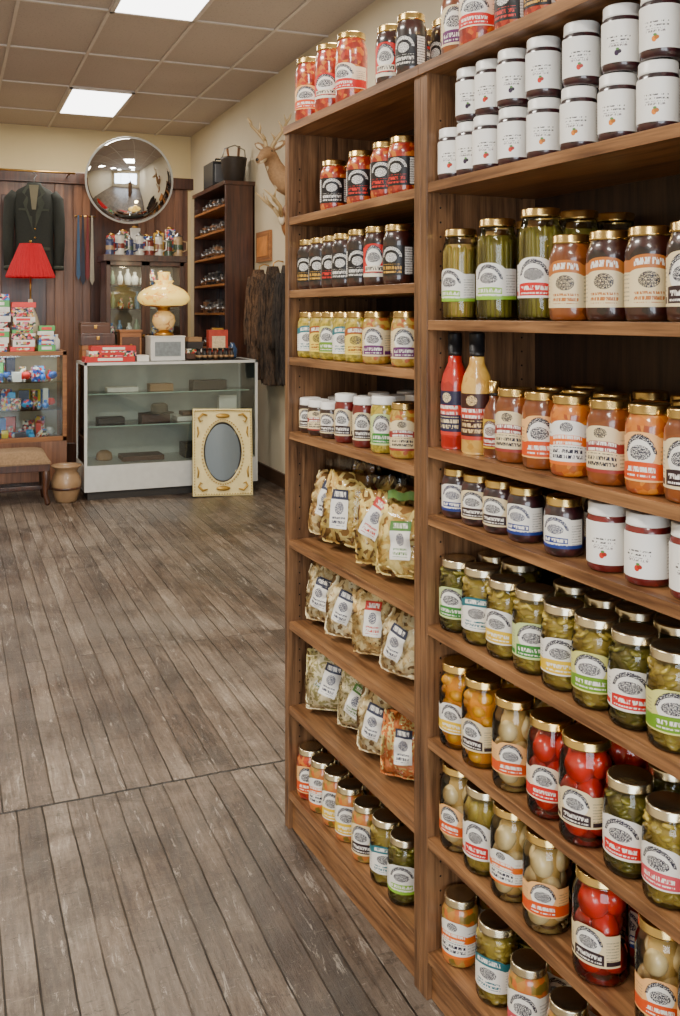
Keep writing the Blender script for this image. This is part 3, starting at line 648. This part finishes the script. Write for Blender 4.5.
for i in range(8):
    r=.038+.008*(i%3==1); h=.15+.04*(i%2); m=cols[[0,1,0,1,3,1,4,2][i]]
    b.lathe([(r*1.1,0),(r*1.1,.012),(r,.02),(r*.95,h*.8),(r,h)],m,16,(x,9.22,2.0705)); b.lathe([(r*1.03,h),(r*.9,h+.012),(r*.2,h+.03),(.006,h+.045)],mat('pewter',c(150,150,150),.3,1),14,(x,9.22,2.0705))
    b.lathe([(r*1.005,h*.35),(r*1.015,h*.36),(r*1.01,h*.6),(r*.99,h*.61)],cols[(i+2)%5],16,(x,9.22,2.0705))
    b.tube([(x+r*.9,9.2,2.07+h*.8),(x+r*1.7,9.18,2.07+h*.75),(x+r*1.7,9.18,2.07+h*.35),(x+r*.9,9.2,2.07+h*.25)],.007,m,6); x+=.094
b.build('beer_steins')
b=MB(); bc=[mat('tin_%d'%i,k,.4) for i,k in enumerate([c(200,60,50),c(230,225,215),c(60,90,150),c(220,180,70),c(70,120,80)])]
for i in range(6):
    m=[bc[0],prt2,bc[1],prt3,bc[3],prt][i]; b.box(1.45+i*.115,9.38,2.0705+.1+.02*(i%3),.09,.07,.2+.04*(i%3),m); b.lathe([(.03,0),(.03,.02),(0,.022)],brass,12,(1.45+i*.115,9.38,2.0705+.2+.04*(i%3)))
b.build('advertising_tins',bevel=.004)
X0,X1,Y0b,Y1b,H=2.40,2.688,8.69,10.0-.06,2.77
b=MB(); b.bx(X0,X1,Y0b,Y0b+.03,0,H,dark); b.bx(X0,X1,Y1b-.03,Y1b,0,H,dark); b.bx(X1-.02,X1,Y0b,Y1b,0,H,dark); b.bx(X0-.015,X1,Y0b-.015,Y1b+.015,H-.04,H,dark); b.bx(X0,X1,Y0b,Y1b,0,.12,dark)
sh=[.45,.8,1.15,1.5,1.78,2.05,2.3,2.53]
for z in sh: b.bx(X0,X1-.02,Y0b+.03,Y1b-.03,z,z+.022,oak)
b.build('tall_bookcase',bevel=.003)
b=MB(); rd=random.Random(3); cam1=mat('camera_black',c(26,26,28),.5); cam2=mat('camera_chrome',c(170,168,165),.3,1); cam3=mat('camera_tan',c(120,84,56),.6); lensm=mat('lens_glass',c(20,24,40),.05,0,.1,10,0,1)
for z in sh[2:]:
    y=Y0b+.1
    while y<Y1b-.1:
        w=rd.uniform(.1,.14); h=rd.uniform(.07,.12); m=rd.choice([cam1,cam1,cam3,cam2]); zz=z+.0225
        b.box(X0+.10,y,zz+h/2,.06,w,h,m); b.box(X0+.10,y,zz+h+.01,.045,w*.4,.02,cam2)
        b.tube([(X0+.07,y,zz+h*.5),(X0+.03,y,zz+h*.5)],[.026,.024],cam2,12); b.tube([(X0+.031,y,zz+h*.5),(X0+.028,y,zz+h*.5)],[.02,.02],lensm,12); y+=w+rd.uniform(.02,.05)
b.build('vintage_cameras',bevel=.003)
b=MB(); M=Matrix.Translation((2.5,9.33,H+.001)); met=mat('dark_metal_case',c(52,52,54),.45,.5); b.bx(-.12,.16,-.25,.12,0,.24,met,M); b.bx(-.1,.14,-.25,-.265,.03,.21,mat('case_inset',c(110,110,112),.4,.4),M); b.tube([M@Vector((-.05,-.06,.24)),M@Vector((-.04,-.06,.29)),M@Vector((.06,-.06,.29)),M@Vector((.07,-.06,.24))],.01,cam1,8)
b.build('metal_carrying_case',bevel=.01)
b=MB(); buck=mat('dark_bucket',c(60,52,46),.5,.4,.3); b.lathe([(.08,0),(.095,.02),(.125,.22),(.13,.24),(.12,.235),(.09,.03),(0,.025)],buck,22,(2.53,8.86,H+.001)); b.tube([(2.41,8.86,H+.22),(2.43,8.83,H+.32),(2.53,8.82,H+.36),(2.63,8.83,H+.32),(2.65,8.86,H+.22)],.006,cam2,8)
b.tube([(2.5,8.86,H+.05),(2.46,8.84,H+.33)],.012,oak,8); b.tube([(2.56,8.87,H+.05),(2.58,8.85,H+.36)],.014,cam3,8); b.build('bucket_of_tools')
# deer head
def deer(loc,rz,name,s=1.0):
    fur=mat('deer_fur',c(150,116,82),.85,0,.3,45,.5); pale=mat('deer_pale',c(206,188,158),.85,0,.1); horn=mat('antler',c(176,150,108),.5,0,.25,30); blk=mat('eye_black',c(12,10,10),.08,0,0,5,0,1)
    b=MB()
    b.lathe([(0,-.0),(.17,0),(.18,.01),(.165,.025),(0,.025)],oak,28,M=Matrix.Rotation(pi/2,4,'X')@Matrix.Diagonal((1,1.35,1,1)))
    T=.75
    def h_(p):
        v=Vector(p)-Vector((0,-.24,.1)); v=Matrix.Rotation(T,3,'Z')@v; return v+Vector((0,-.24,.1))
    pts=[(0,-.02,-.10),(0,-.09,-.08),(0,-.16,-.01),(0,-.21,.08)]+[h_(q) for q in[(0,-.26,.165),(0,-.33,.185),(0,-.39,.16),(0,-.45,.12),(0,-.50,.09),(0,-.52,.075)]]
    b.tube(pts,[.15,.135,.11,.09,.085,.082,.064,.046,.038,.02],fur,16,flat=.86)
    b.tube([(0,-.04,-.17),(0,-.14,-.12),(0,-.20,-.02),h_((0,-.265,.08))],[.06,.07,.06,.045],pale,12,flat=.8)
    b.tube([h_(q) for q in[(0,-.40,.13),(0,-.46,.095),(0,-.505,.075)]],[.045,.038,.030],pale,12)
    b.sph(h_((0,-.527,.093)),(.022,.018,.016),blk,10,8)
    for q in(-1,1):
        b.sph(h_((q*.060,-.335,.205)),.0165,blk,10,8); b.tube([h_((q*.05,-.345,.225)),h_((q*.068,-.33,.222))],.008,fur,6)
        b.tube([h_(p) for p in[(q*.055,-.27,.23),(q*.10,-.26,.27),(q*.155,-.25,.30),(q*.19,-.245,.315)]],[.018,.04,.032,.006],fur,10,flat=.45)
        b.tube([h_(p) for p in[(q*.075,-.282,.245),(q*.12,-.279,.28),(q*.16,-.268,.30)]],[.012,.026,.01],pale,8,flat=.4)
        A=[h_(p) for p in[(q*.03,-.28,.245),(q*.06,-.25,.33),(q*.14,-.24,.42),(q*.21,-.28,.50),(q*.22,-.35,.57)]]; b.tube(A,[.024,.021,.018,.014,.004],horn,8)
        for p0,p1 in((A[1],h_((q*.05,-.33,.40))),(A[2],h_((q*.11,-.28,.53))),(A[3],h_((q*.26,-.27,.60)))): b.tube([p0,[(p0[i]+p1[i])/2+(.01 if i==1 else 0) for i in range(3)],p1],[.016,.013,.003],horn,8)
    o=b.build(name,loc,(0,0,rz)); o.scale=(s,s,s); return o
deer((XR-.001,7.62,2.70),-pi/2,'deer_head_mount',.8)
b=MB(); horn=_mc['antler']; b.lathe([(0,0),(.10,0),(.11,.01),(.09,.025),(0,.03)],oak,20,M=Matrix.Rotation(pi/2,4,'X')@Matrix.Diagonal((1,1.3,1,1)))
b.sph((0,-.05,0),(.035,.03,.05),mat('skull_cap',c(200,186,160),.6),12,8)
for q in(-1,1):
    A=[(q*.02,-.06,.03),(q*.08,-.09,.10),(q*.13,-.16,.17),(q*.12,-.25,.24)]; b.tube(A,[.02,.018,.014,.004],horn,8)
    b.tube([A[1],(q*.07,-.15,.16),(q*.06,-.17,.21)],[.014,.011,.003],horn,8); b.tube([A[2],(q*.18,-.16,.25)],[.012,.003],horn,8)
b.build('antler_plaque',(XR-.001,7.75,2.32),(0,0,-pi/2))
b=MB(); b.bx(-.2,.2,-.03,0,-.14,.14,oak); b.bx(-.15,.15,-.034,-.03,-.09,.09,mat('picture_print',c(200,130,64),.5,0,.5,14)); b.build('framed_picture',(XR-.001,8.36,2.13),(0,0,-pi/2),bevel=.006)
def fur(name,c1,c2):
    g=G(name); P=g.co(); n1=g.noise(g.map(P,(34,34,6)),2,6,.7,.8); n2=g.noise(P,5,3); f=g.m('ADD',g.m('MULTIPLY',n1,.75),g.m('MULTIPLY',n2,.25))
    return g.bsdf(Base_Color=g.ramp(f,[(.42,c1),(.62,c2)]),Roughness=.9,Normal=g.bump(n1,1.0,.03))
def coat(y,cm,w=.17,hh=.98,z0=.93):
    b=MB(); seg=72; vs=[];fs=[]
    prof=[(0,w,.075),(.06,w*1.0,.085),(.2,w*.97,.085),(.35,w*.92,.085),(.5,w*.9,.083),(.65,w*.9,.08),(.78,w*.92,.078),(.88,w*.85,.07),(.94,w*.55,.055),(1.0,w*.28,.045)]
    P2_=[]
    for i in range(len(prof)-1):
        for k in range(6):
            t=k/6; P2_.append(tuple(prof[i][q]*(1-t)+prof[i+1][q]*t for q in range(3)))
    P2_.append(prof[-1])
    for (z,rx,ry) in P2_:
        for i in range(seg):
            a=2*pi*i/seg; d=1+.12*noise.noise(Vector((math.cos(a)*4+y,math.sin(a)*4,z*3)))+.16*noise.noise(Vector((math.cos(a)*12,math.sin(a)*12+y,z*12)))+.03*math.sin(a*7)
            vs.append((rx*d*math.cos(a),max(-.1,min(.088,ry*d*math.sin(a))),max(-.01,z*hh+(.03*noise.noise(Vector((a*5,y,0))) if z<.02 else 0))))
    for j in range(len(P2_)-1):
        for i in range(seg):
            k=(i+1)%seg; fs.append((j*seg+i,j*seg+k,(j+1)*seg+k,(j+1)*seg+i))
    fs.append(tuple(range(seg))); fs.append(tuple(range((len(P2_)-1)*seg,len(P2_)*seg))); b.add(vs,fs,cm,True)
    for s in(-1,1): b.tube([(s*w*.75,0,.87*hh),(s*w*.93,-.02,.75*hh),(s*w*.96,-.035,.5*hh),(s*w*.9,-.04,.3*hh)],[.045,.055,.057,.05],cm,12)
    for s in(-1,1): b.tube([(s*.06,-.05,.93*hh),(s*.035,-.075,.8*hh),(s*.012,-.088,.5*hh),(s*.01,-.085,.05)],[.03,.034,.024,.02],cm,10)
    b.tube([(0,0,.97*hh),(0,.01,1.03*hh),(0,.05,1.05*hh),(0,.098,1.04*hh)],.006,brass,6)
    return b.build('fur_coat',(2.585,y,z0),(0,0,-pi/2))
coat(7.42,fur('fur_black',c(8,6,6),c(66,54,46))); coat(7.83,fur('fur_dark_brown',c(16,11,8),c(98,74,54)),hh=1.02,z0=.9); coat(8.24,fur('fur_mink',c(34,22,15),c(136,102,74)))
# ------------------ glass display counter
x0,x1,y0,y1,h=1.0,2.455,7.85,8.38,1.114
b=MB(); t=.022
b.bx(x0+.03,x1-.03,y0+.04,y1-.02,0,.07,mat('kick_dark',c(50,46,42),.6)); b.bx(x0,x1,y0,y1,.07,.28,alum); b.bx(x0,x1,y1-.012,y1,.28,h,mat('case_back_grey',c(176,178,170),.5))
for X in(x0,x1-t):
    for Y in(y0,y1-t): b.bx(X,X+t,Y,Y+t,.28,h,alum)
for Y in(y0,y1-t): b.bx(x0,x1,Y,Y+t,h-t,h,alum)
for X in(x0,x1-t): b.bx(X,X+t,y0,y1,h-t,h,alum)
b.bx(x0+t,x1-t,y0+.006,y0+.01,.28,h-t,cg); b.bx(x0+t,x1-t,y0+t,y1-t,h-.01,h-.003,cg)
for X in(x0+.006,x1-.01): b.bx(X,X+.004,y0+t,y1-t,.28,h-t,cg)
for z,dd in((.58,.42),(.84,.34)):
    b.bx(x0+.025,x1-.025,y1-.015-dd,y1-.015,z,z+.008,cg); b.bx(x0+.025,x1-.025,y1-.018-dd,y1-.015-dd,z,z+.008,mat('glass_edge',c(170,196,182),.2))
b.build('glass_display_counter')
br_=mat('leather_brown',c(84,54,36),.5,0,.2); bk=mat('book_dark',c(44,36,32),.5); ww=mat('paper_white',c(226,222,212),.7); rd_=mat('box_red',c(190,34,28),.45,0,.15); crd=mat('cardboard',c(150,116,80),.8)
b=MB(); e=.001
b.box(1.25,8.15,.588+.025+e,.22,.16,.05,bk); b.box(1.62,8.15,.588+.035+e,.24,.18,.07,br_); b.box(1.95,8.15,.588+.02+e,.3,.2,.04,ww); b.box(1.95,8.15,.588+.06+e,.2,.14,.035,br_)
b.box(1.35,8.18,.848+.02+e,.26,.14,.04,ww); b.box(1.68,8.18,.848+.03+e,.2,.14,.06,crd); b.box(2.1,8.18,.848+.04+e,.3,.16,.08,bk)
b.box(2.0,8.1,.28+.06+e,.3,.2,.12,bk); b.box(1.5,8.1,.28+.02+e,.35,.24,.04,br_); b.box(2.28,8.2,.588+.1+e,.16,.06,.2,ww); b.lathe([(.06,0),(.07,.01),(.06,.06),(.03,.08)],crd,16,(1.2,8.15,.281))
b.lathe([(.12,0),(.13,.006),(.075,.012),(.07,.07),(.05,.085),(0,.08)],mat('felt_hat',c(92,84,70),.9),20,(1.66,8.12,.66))
b.build('antique_collectibles',bevel=.004)
b=MB(); z=h+.001
for (x,y,sx,sy,sz,m) in((1.21,7.98,.40,.2,.045,rd_),(1.23,7.98,.38,.19,.045,prt2),(1.24,7.98,.36,.18,.04,rd_),(1.48,7.98,.10,.16,.05,ww)):
    if x==1.48: b.box(x,y,h+.001+sz/2,sx,sy,sz,m); continue
    b.box(x,y,z+sz/2,sx,sy,sz,m); b.box(x,y-sy/2-.001,z+sz/2,sx*.5,.002,sz*.5,ww if m is rd_ else rd_); z+=sz+.0005
b.build('board_game_boxes',bevel=.003)
b=MB(); z=h+.001
for (x,y,sx,sy,sz,m) in((1.17,8.24,.30,.2,.13,oak),(1.15,8.24,.28,.18,.10,dark),(1.13,8.24,.24,.17,.09,br_)):
    b.box(x,y,z+sz/2,sx,sy,sz,m); b.box(x,y,z+sz*.7,sx*1.01,sy*1.01,.006,dark); b.box(x,y-sy/2-.004,z+sz*.6,.025,.008,.03,brass); z+=sz+.0005
b.build('wooden_boxes',bevel=.004)
b=MB(); b.box(1.425,8.24,h+.121,.18,.16,.24,oak); b.box(1.425,8.24,h+.25,.195,.18,.02,oak); b.box(1.425,8.157,h+.12,.15,.006,.16,br_); b.sph((1.425,8.15,h+.13),.01,brass,8,6); b.build('mantel_box',bevel=.006)
b=MB(); bxm=mat('lamp_stand_box',c(206,204,198),.5,0,.1); b.box(1.70,8.08,h+.101,.29,.24,.20,bxm); b.box(1.70,7.957,h+.1,.22,.004,.12,mat('box_print',c(120,126,128),.6,0,.4,40)); b.box(1.70,8.08,h+.203,.30,.25,.012,bxm); b.build('storage_box',bevel=.006)
# parlor lamp
def painted(name,base,fl,sc,emit):
    g=G(name); P=g.co(); n=g.noise(P,sc,3,.6,.8); f=g.ramp(n,[(.54,(0,0,0,1)),(.62,(1,1,1,1))]); col=g.mix(g.m('MULTIPLY',f,.75),base,fl)
    return g.bsdf(Base_Color=col,Roughness=.25,Coat_Weight=.6,Emission_Color=col,Emission_Strength=emit)
milk=painted('milk_glass_painted',c(254,216,112),c(224,150,50),11,.9); milk2=painted('milk_glass_base',c(236,196,122),c(170,84,40),16,.2)
b=MB(); s=.95
P=lambda l:[(r*s,z*s) for r,z in l]
b.lathe(P([(.085,0),(.09,.012),(.07,.03),(.045,.04),(.04,.055)]),brass,28); b.lathe(P([(.045,.05),(.085,.08),(.105,.13),(.095,.18),(.06,.215),(.045,.225)]),milk2,28)
b.lathe(P([(.05,.222),(.06,.235),(.055,.25),(.14,.262),(.145,.275),(.11,.28)]),brass,28)
b.lathe(P([(.16,.268),(.20,.285),(.228,.315),(.232,.345),(.215,.38),(.175,.415),(.125,.44),(.085,.455),(.07,.47),(.09,.49),(.085,.495)]),milk,40,flute=.012)
b.lathe(P([(.05,.45),(.045,.50),(.052,.54),(.056,.57)]),milk,24)
b.build('parlor_lamp',(1.69,8.08,h+.2105))
pl=bpy.data.lights.new('lamp_bulb','POINT'); pl.energy=3; pl.color=(1,.75,.4); pl.shadow_soft_size=.05; po=bpy.data.objects.new('lamp_bulb',pl); po.location=(1.69,8.08,h+.2105+.72); bpy.context.scene.collection.objects.link(po)
b=MB()
for i in range(7):
    for j in range(2):
        x=1.98+i*.048; r=.018; hh=.10; m=[bk,cam1,bk,br_][(i+j)%4]; b.lathe([(r,0),(r,hh*.55),(r*.6,hh*.7),(r*.6,hh*.9),(r*.75,hh*.9),(r*.75,hh),(0,hh)],m,12,(x,8.0+j*.06,h+.001)); b.lathe([(r*1.02,hh*.2),(r*1.02,hh*.4)],crd,12,(x,8.0+j*.06,h+.001))
b.build('small_bottles')
b=MB(); b.box(2.19,8.2,h+.13,.17,.10,.25,mat('tin_red',c(178,62,44),.45,0,.4,25)); b.box(2.19,8.149,h+.14,.12,.004,.12,mat('tin_print',c(222,190,150),.5,0,.5,60)); b.box(2.19,8.2,h+.262,.10,.06,.02,brass); b.build('product_tin',bevel=.006)
b=MB(); z=h+.001
for sx,sz,m in((.16,.05,br_),(.15,.04,prt2),(.14,.06,bk),(.12,.04,crd)): b.box(1.98,8.24,z+sz/2,sx,.18,sz,m); z+=sz+.0005
b.build('stacked_books',bevel=.003)
b=MB(); b.lathe([(.03,0),(.04,.02),(.045,.08),(.025,.12),(.016,.14)],mat('blue_glass',c(60,80,110),.1,0,.1,10,0,1),16,(2.33,8.2,h+.001)); b.build('glass_vase')
# ------------------ gilt mirror leaning
b=MB(); cream=mat('frame_cream',c(226,208,146),.5,0,.15,20,.1); gild=mat('frame_gold',c(176,138,60),.35,.6,.15,40)
W,Hh=.25,.36; N=64; vs=[];fs=[]
lay=[(1.0,.0),(1.0,.03),(.9,.036),(.86,.022),(.0,.024),(-.0,.032),(-.06,.024),(-.1,.012)]
def rectp(a,w,hh):
    cx_,sz_=math.cos(a),math.sin(a); k=min(w/abs(cx_) if abs(cx_)>1e-6 else 9,hh/abs(sz_) if abs(sz_)>1e-6 else 9); return cx_*k,sz_*k
angs=sorted([2*pi*i/N for i in range(N)]+[math.atan2(q*Hh,p*W)%(2*pi) for p in(-1,1) for q in(-1,1)]); N=len(angs)
ew,eh=.165,.255
for (k,d) in lay:
    for a in angs:
        rx,rz=rectp(a,W,Hh)
        kk=1/math.sqrt((math.cos(a)/ew)**2+(math.sin(a)/eh)**2); ex,ez=kk*math.cos(a),kk*math.sin(a)
        x=ex+(rx-ex)*k; zz=ez+(rz-ez)*k; vs.append((x,-d,zz))
for j in range(len(lay)-1):
    for i in range(N): k=(i+1)%N; fs.append((j*N+i,j*N+k,(j+1)*N+k,(j+1)*N+i))
b.add(vs,fs,cream)
flatmir=mat('mirror_glass_tinted',c(118,132,150),.02,1,.02)  # dark blue-grey tint imitates a reflection of the shelving
b.add([(ew*math.cos(2*pi*i/48)*1.0,-.012,eh*math.sin(2*pi*i/48)*1.0) for i in range(48)],[tuple(range(48))],flatmir)
dkr=mat('mirror_edge_reflection',c(36,28,20),.4); b.tube([(ew*.96*math.cos(2*pi*i/48),-.016,eh*.96*math.sin(2*pi*i/48)) for i in range(49)],.010,dkr,6)  # dark ring imitates the reflection along the mirror border
b.bx(-W,W,-.002,.004,-Hh,Hh,br_)
for i in range(56):
    a=2*pi*i/56; b.sph((ew*1.07*math.cos(a),-.03,eh*1.05*math.sin(a)),.0065,gild,6,5)
for px in(-1,1):
    for pz in(-1,1):
        b.tube([(px*.13,-.034,pz*.305),(px*.17,-.038,pz*.315),(px*.205,-.038,pz*.28),(px*.19,-.036,pz*.25),(px*.17,-.035,pz*.262)],[.005,.010,.009,.007,.003],gild,8)
        b.tube([(px*.212,-.034,pz*.21),(px*.205,-.036,pz*.16),(px*.215,-.036,pz*.12)],[.006,.007,.003],gild,8)
b.sph((0,-.036,.30),(.06,.010,.02),gild,12,8); b.sph((0,-.036,-.30),(.06,.010,.02),gild,12,8)
for i in range(22):
    for pz in(-1,1): b.sph((-.23+i*.0219,-.036,pz*.345),.005,gild,6,4)
for i in range(30):
    for px in(-1,1): b.sph((px*.238,-.036,-.33+i*.0228),.005,gild,6,4)
b.build('ornate_wall_mirror',(2.11,7.735,.352),(-.2,0.03,-.08))
# ------------------ left display case
x0,x1,y0,y1,h=-.62,.93,8.45,8.95,1.19
b=MB(); b.bx(x0,x1,y0,y1,.08,.42,redw); b.bx(x0+.03,x1-.03,y0+.04,y1-.03,0,.08,dark); b.bx(x0,x1,y1-.02,y1,.42,h,mat('case_backing_cream',c(190,178,154),.7)); t=.035
for X in(x0,(x0+x1)/2-t/2,x1-t): b.bx(X,X+t,y0,y0+t,.42,h,oak)
for X in(x0,x1-t): b.bx(X,X+t,y1-t,y1,.42,h,oak)
b.bx(x0,x1,y0,y0+t,h-t,h,oak); b.bx(x0,x1,y0,y0+t,.42,.46,oak); b.bx(x0,x0+t,y0,y1,h-t,h,oak); b.bx(x1-t,x1,y0,y1,h-t,h,oak)
b.bx(x0+t,x1-t,y0+.01,y0+.014,.46,h-t,cg); b.bx(x0,x1,y0+t,y1,h-.012,h-.001,cg); b.bx(x1-.014,x1-.01,y0+t,y1-t,.42,h-t,cg)
for z in(.68,.92): b.bx(x0+.04,x1-.04,y0+.06,y1-.03,z,z+.01,cg)
o=b.build('wooden_display_case',bevel=.002)
ld=bpy.data.lights.new('case_fill_light','AREA'); ld.shape='RECTANGLE'; ld.size=1.4; ld.size_y=.03; ld.energy=5; ld.color=(.95,.97,1)  # added fill light, lifts the dark case interior; no such lamp is known
lo=bpy.data.objects.new('case_fill_light',ld); bpy.context.scene.collection.objects.link(lo); lo.location=((x0+x1)/2,y0+.05,h-.04); lo.rotation_euler=(.3,0,0); lo.parent=o
b=MB(); rd=random.Random(21); tc=[mat('toy_%d'%i,k,.35,0,.2) for i,k in enumerate([c(30,120,220),c(60,170,240),c(230,56,46),c(246,214,50),c(238,234,226),c(50,60,90),c(90,176,90),c(20,90,180)])]
pk=[prt,prt2,prt3,prt3]
for z in(.421,.691,.931):
    for yy in(y0+.12,y0+.25,y0+.38):
        x=x0+.10
        while x<x1-.10:
            w=rd.uniform(.045,.11); hh=rd.uniform(.06,.12)+(.05 if yy>y0+.2 else 0)+(.03 if yy>y0+.3 else 0); m=rd.choice(tc+pk+pk); k=rd.random()
            if k<.58: b.box(x,yy,z+hh/2,w*.9,.07,hh,m,None,rd.uniform(-.2,.2))
            elif k<.74: b.sph((x,yy,z+w*.32),w*.32,m,12,8); b.sph((x,yy,z+w*.75),w*.18,m,10,6)
            else: b.tube([(x-w*.4,yy,z+.03),(x-w*.1,yy,z+.05),(x+w*.15,yy,z+.05),(x+w*.4,yy,z+.03)],[.02,.035,.035,.02],m,10)
            x+=w*.92
b.build('toy_collection')
b=MB(); rd=random.Random(33)
for (x_,sx_,n_,yy) in((.13,.22,9,8.56),(.36,.21,11,8.56),(.575,.19,10,8.57),(.765,.14,5,8.56)):
    z=h+.001
    for i in range(n_):
        sz=rd.uniform(.030,.058); m=rd.choice([prt2,prt,tc[4],prt2,tc[2],prt3,tc[4],tc[6]]); q=rd.uniform(.86,1.04); b.box(x_+rd.uniform(-.010,.010),yy,z+sz/2,sx_*q,.18,sz,m); b.box(x_,yy-.0915,z+sz/2,sx_*.6,.003,sz*.5,rd.choice([tc[2],tc[4],prt2])); z+=sz+.001
b.build('stacked_tins',bevel=.003)
b=MB(); 
for i,(x_,hh) in enumerate(((.87,.14),(.81,.2),(.88,.12))): b.lathe([(.025,0),(.032,.02),(.03,hh*.6),(.012,hh*.8),(.014,hh)],[tc[4],mat('amber_glass',c(150,90,30),.1,0,.1,10,0,1),tc[5]][i],14,(x_,8.74+.075*i-.03,h+.001))
b.build('glass_bottles')
b=MB(); red=mat('red_shade',c(176,8,26),.8,0,.1,20,0,0,emit=.22)
b.lathe([(.08,0),(.085,.015),(.05,.03),(.03,.06)],brass,24); b.lathe([(.03,.05),(.07,.12),(.085,.2),(.06,.3),(.025,.38),(.02,.45)],mat('lamp_ceramic',c(206,196,170),.2,0,.1,10,0,.6),24); b.tube([(0,0,.44),(0,0,.68)],.008,brass,8)
vs=[];fs=[];N=72
for j,(r,z) in enumerate([(.205,.64),(.207,.655),(.165,.76),(.12,.87),(.095,.93),(.093,.94)]):
    for i in range(N): a=2*pi*i/N; rr=r*(1+(.018 if i%2 else -.018)); vs.append((rr*math.cos(a),rr*math.sin(a),z))
for j in range(5):
    for i in range(N): k=(i+1)%N; fs.append((j*N+i,j*N+k,(j+1)*N+k,(j+1)*N+i))
b.add(vs,fs,red); b.tube([(0,0,.68),(.02,0,.72),(.0,0,.95)],.005,brass,6); b.sph((0,0,.96),.014,brass,8,6); b.tube([(-.093,0,.935),(.093,0,.935)],.003,brass,6)
b.build('red_shade_lamp',(.66,8.83,h+.001))
# footstool
b=MB(); tap=mat('tapestry_fabric',c(138,112,84),.9,0,.5,60,.3)
def cushion(b,cx,cy,z0,sx,sy,hh,m):
    n=14; vs=[];fs=[]
    for i in range(n+1):
        for j in range(n+1):
            u=-1+2*i/n; v=-1+2*j/n; zz=(1-u**6)*(1-v**6); vs.append((cx+u*sx/2*(1+.03*(zz)),cy+v*sy/2,z0+hh*(max(0,zz)**.35)))
    for i in range(n):
        for j in range(n): q=i*(n+1)+j; fs.append((q,q+n+1,q+n+2,q+1))
    b.add(vs,fs,m,True)
b.bx(-.28,.28,-.19,.19,.27,.34,dark); cushion(b,0,0,.34,.56,.38,.09,tap); b.bx(-.285,.285,-.195,.195,.325,.345,tap)
for X in(-.25,.25):
    for Y in(-.16,.16): b.tube([(X,Y,.28),(X*1.02,Y*1.05,.2),(X*.98,Y*.98,.1),(X*1.05,Y*1.1,.012),(X*1.08,Y*1.15,.006)],[.03,.032,.018,.022,.012],dark,10)
b.bx(-.25,.25,-.012,.012,.1,.13,dark)
b.build('footstool',(.45,7.98,0),bevel=.004)
b=MB(); b.lathe([(.0,.0),(.075,0),(.085,.02),(.11,.10),(.12,.16),(.10,.22),(.083,.245),(.10,.275),(.122,.29),(.118,.297),(.09,.28),(.068,.245),(.05,.2),(0,.19)],mat('stoneware_glaze',c(150,120,88),.35,0,.3,12,0,.4),32)
b.lathe([(.113,.105),(.117,.11),(.1185,.12),(.114,.125)],dark,32); b.build('stoneware_spittoon',(.865,7.90,0))
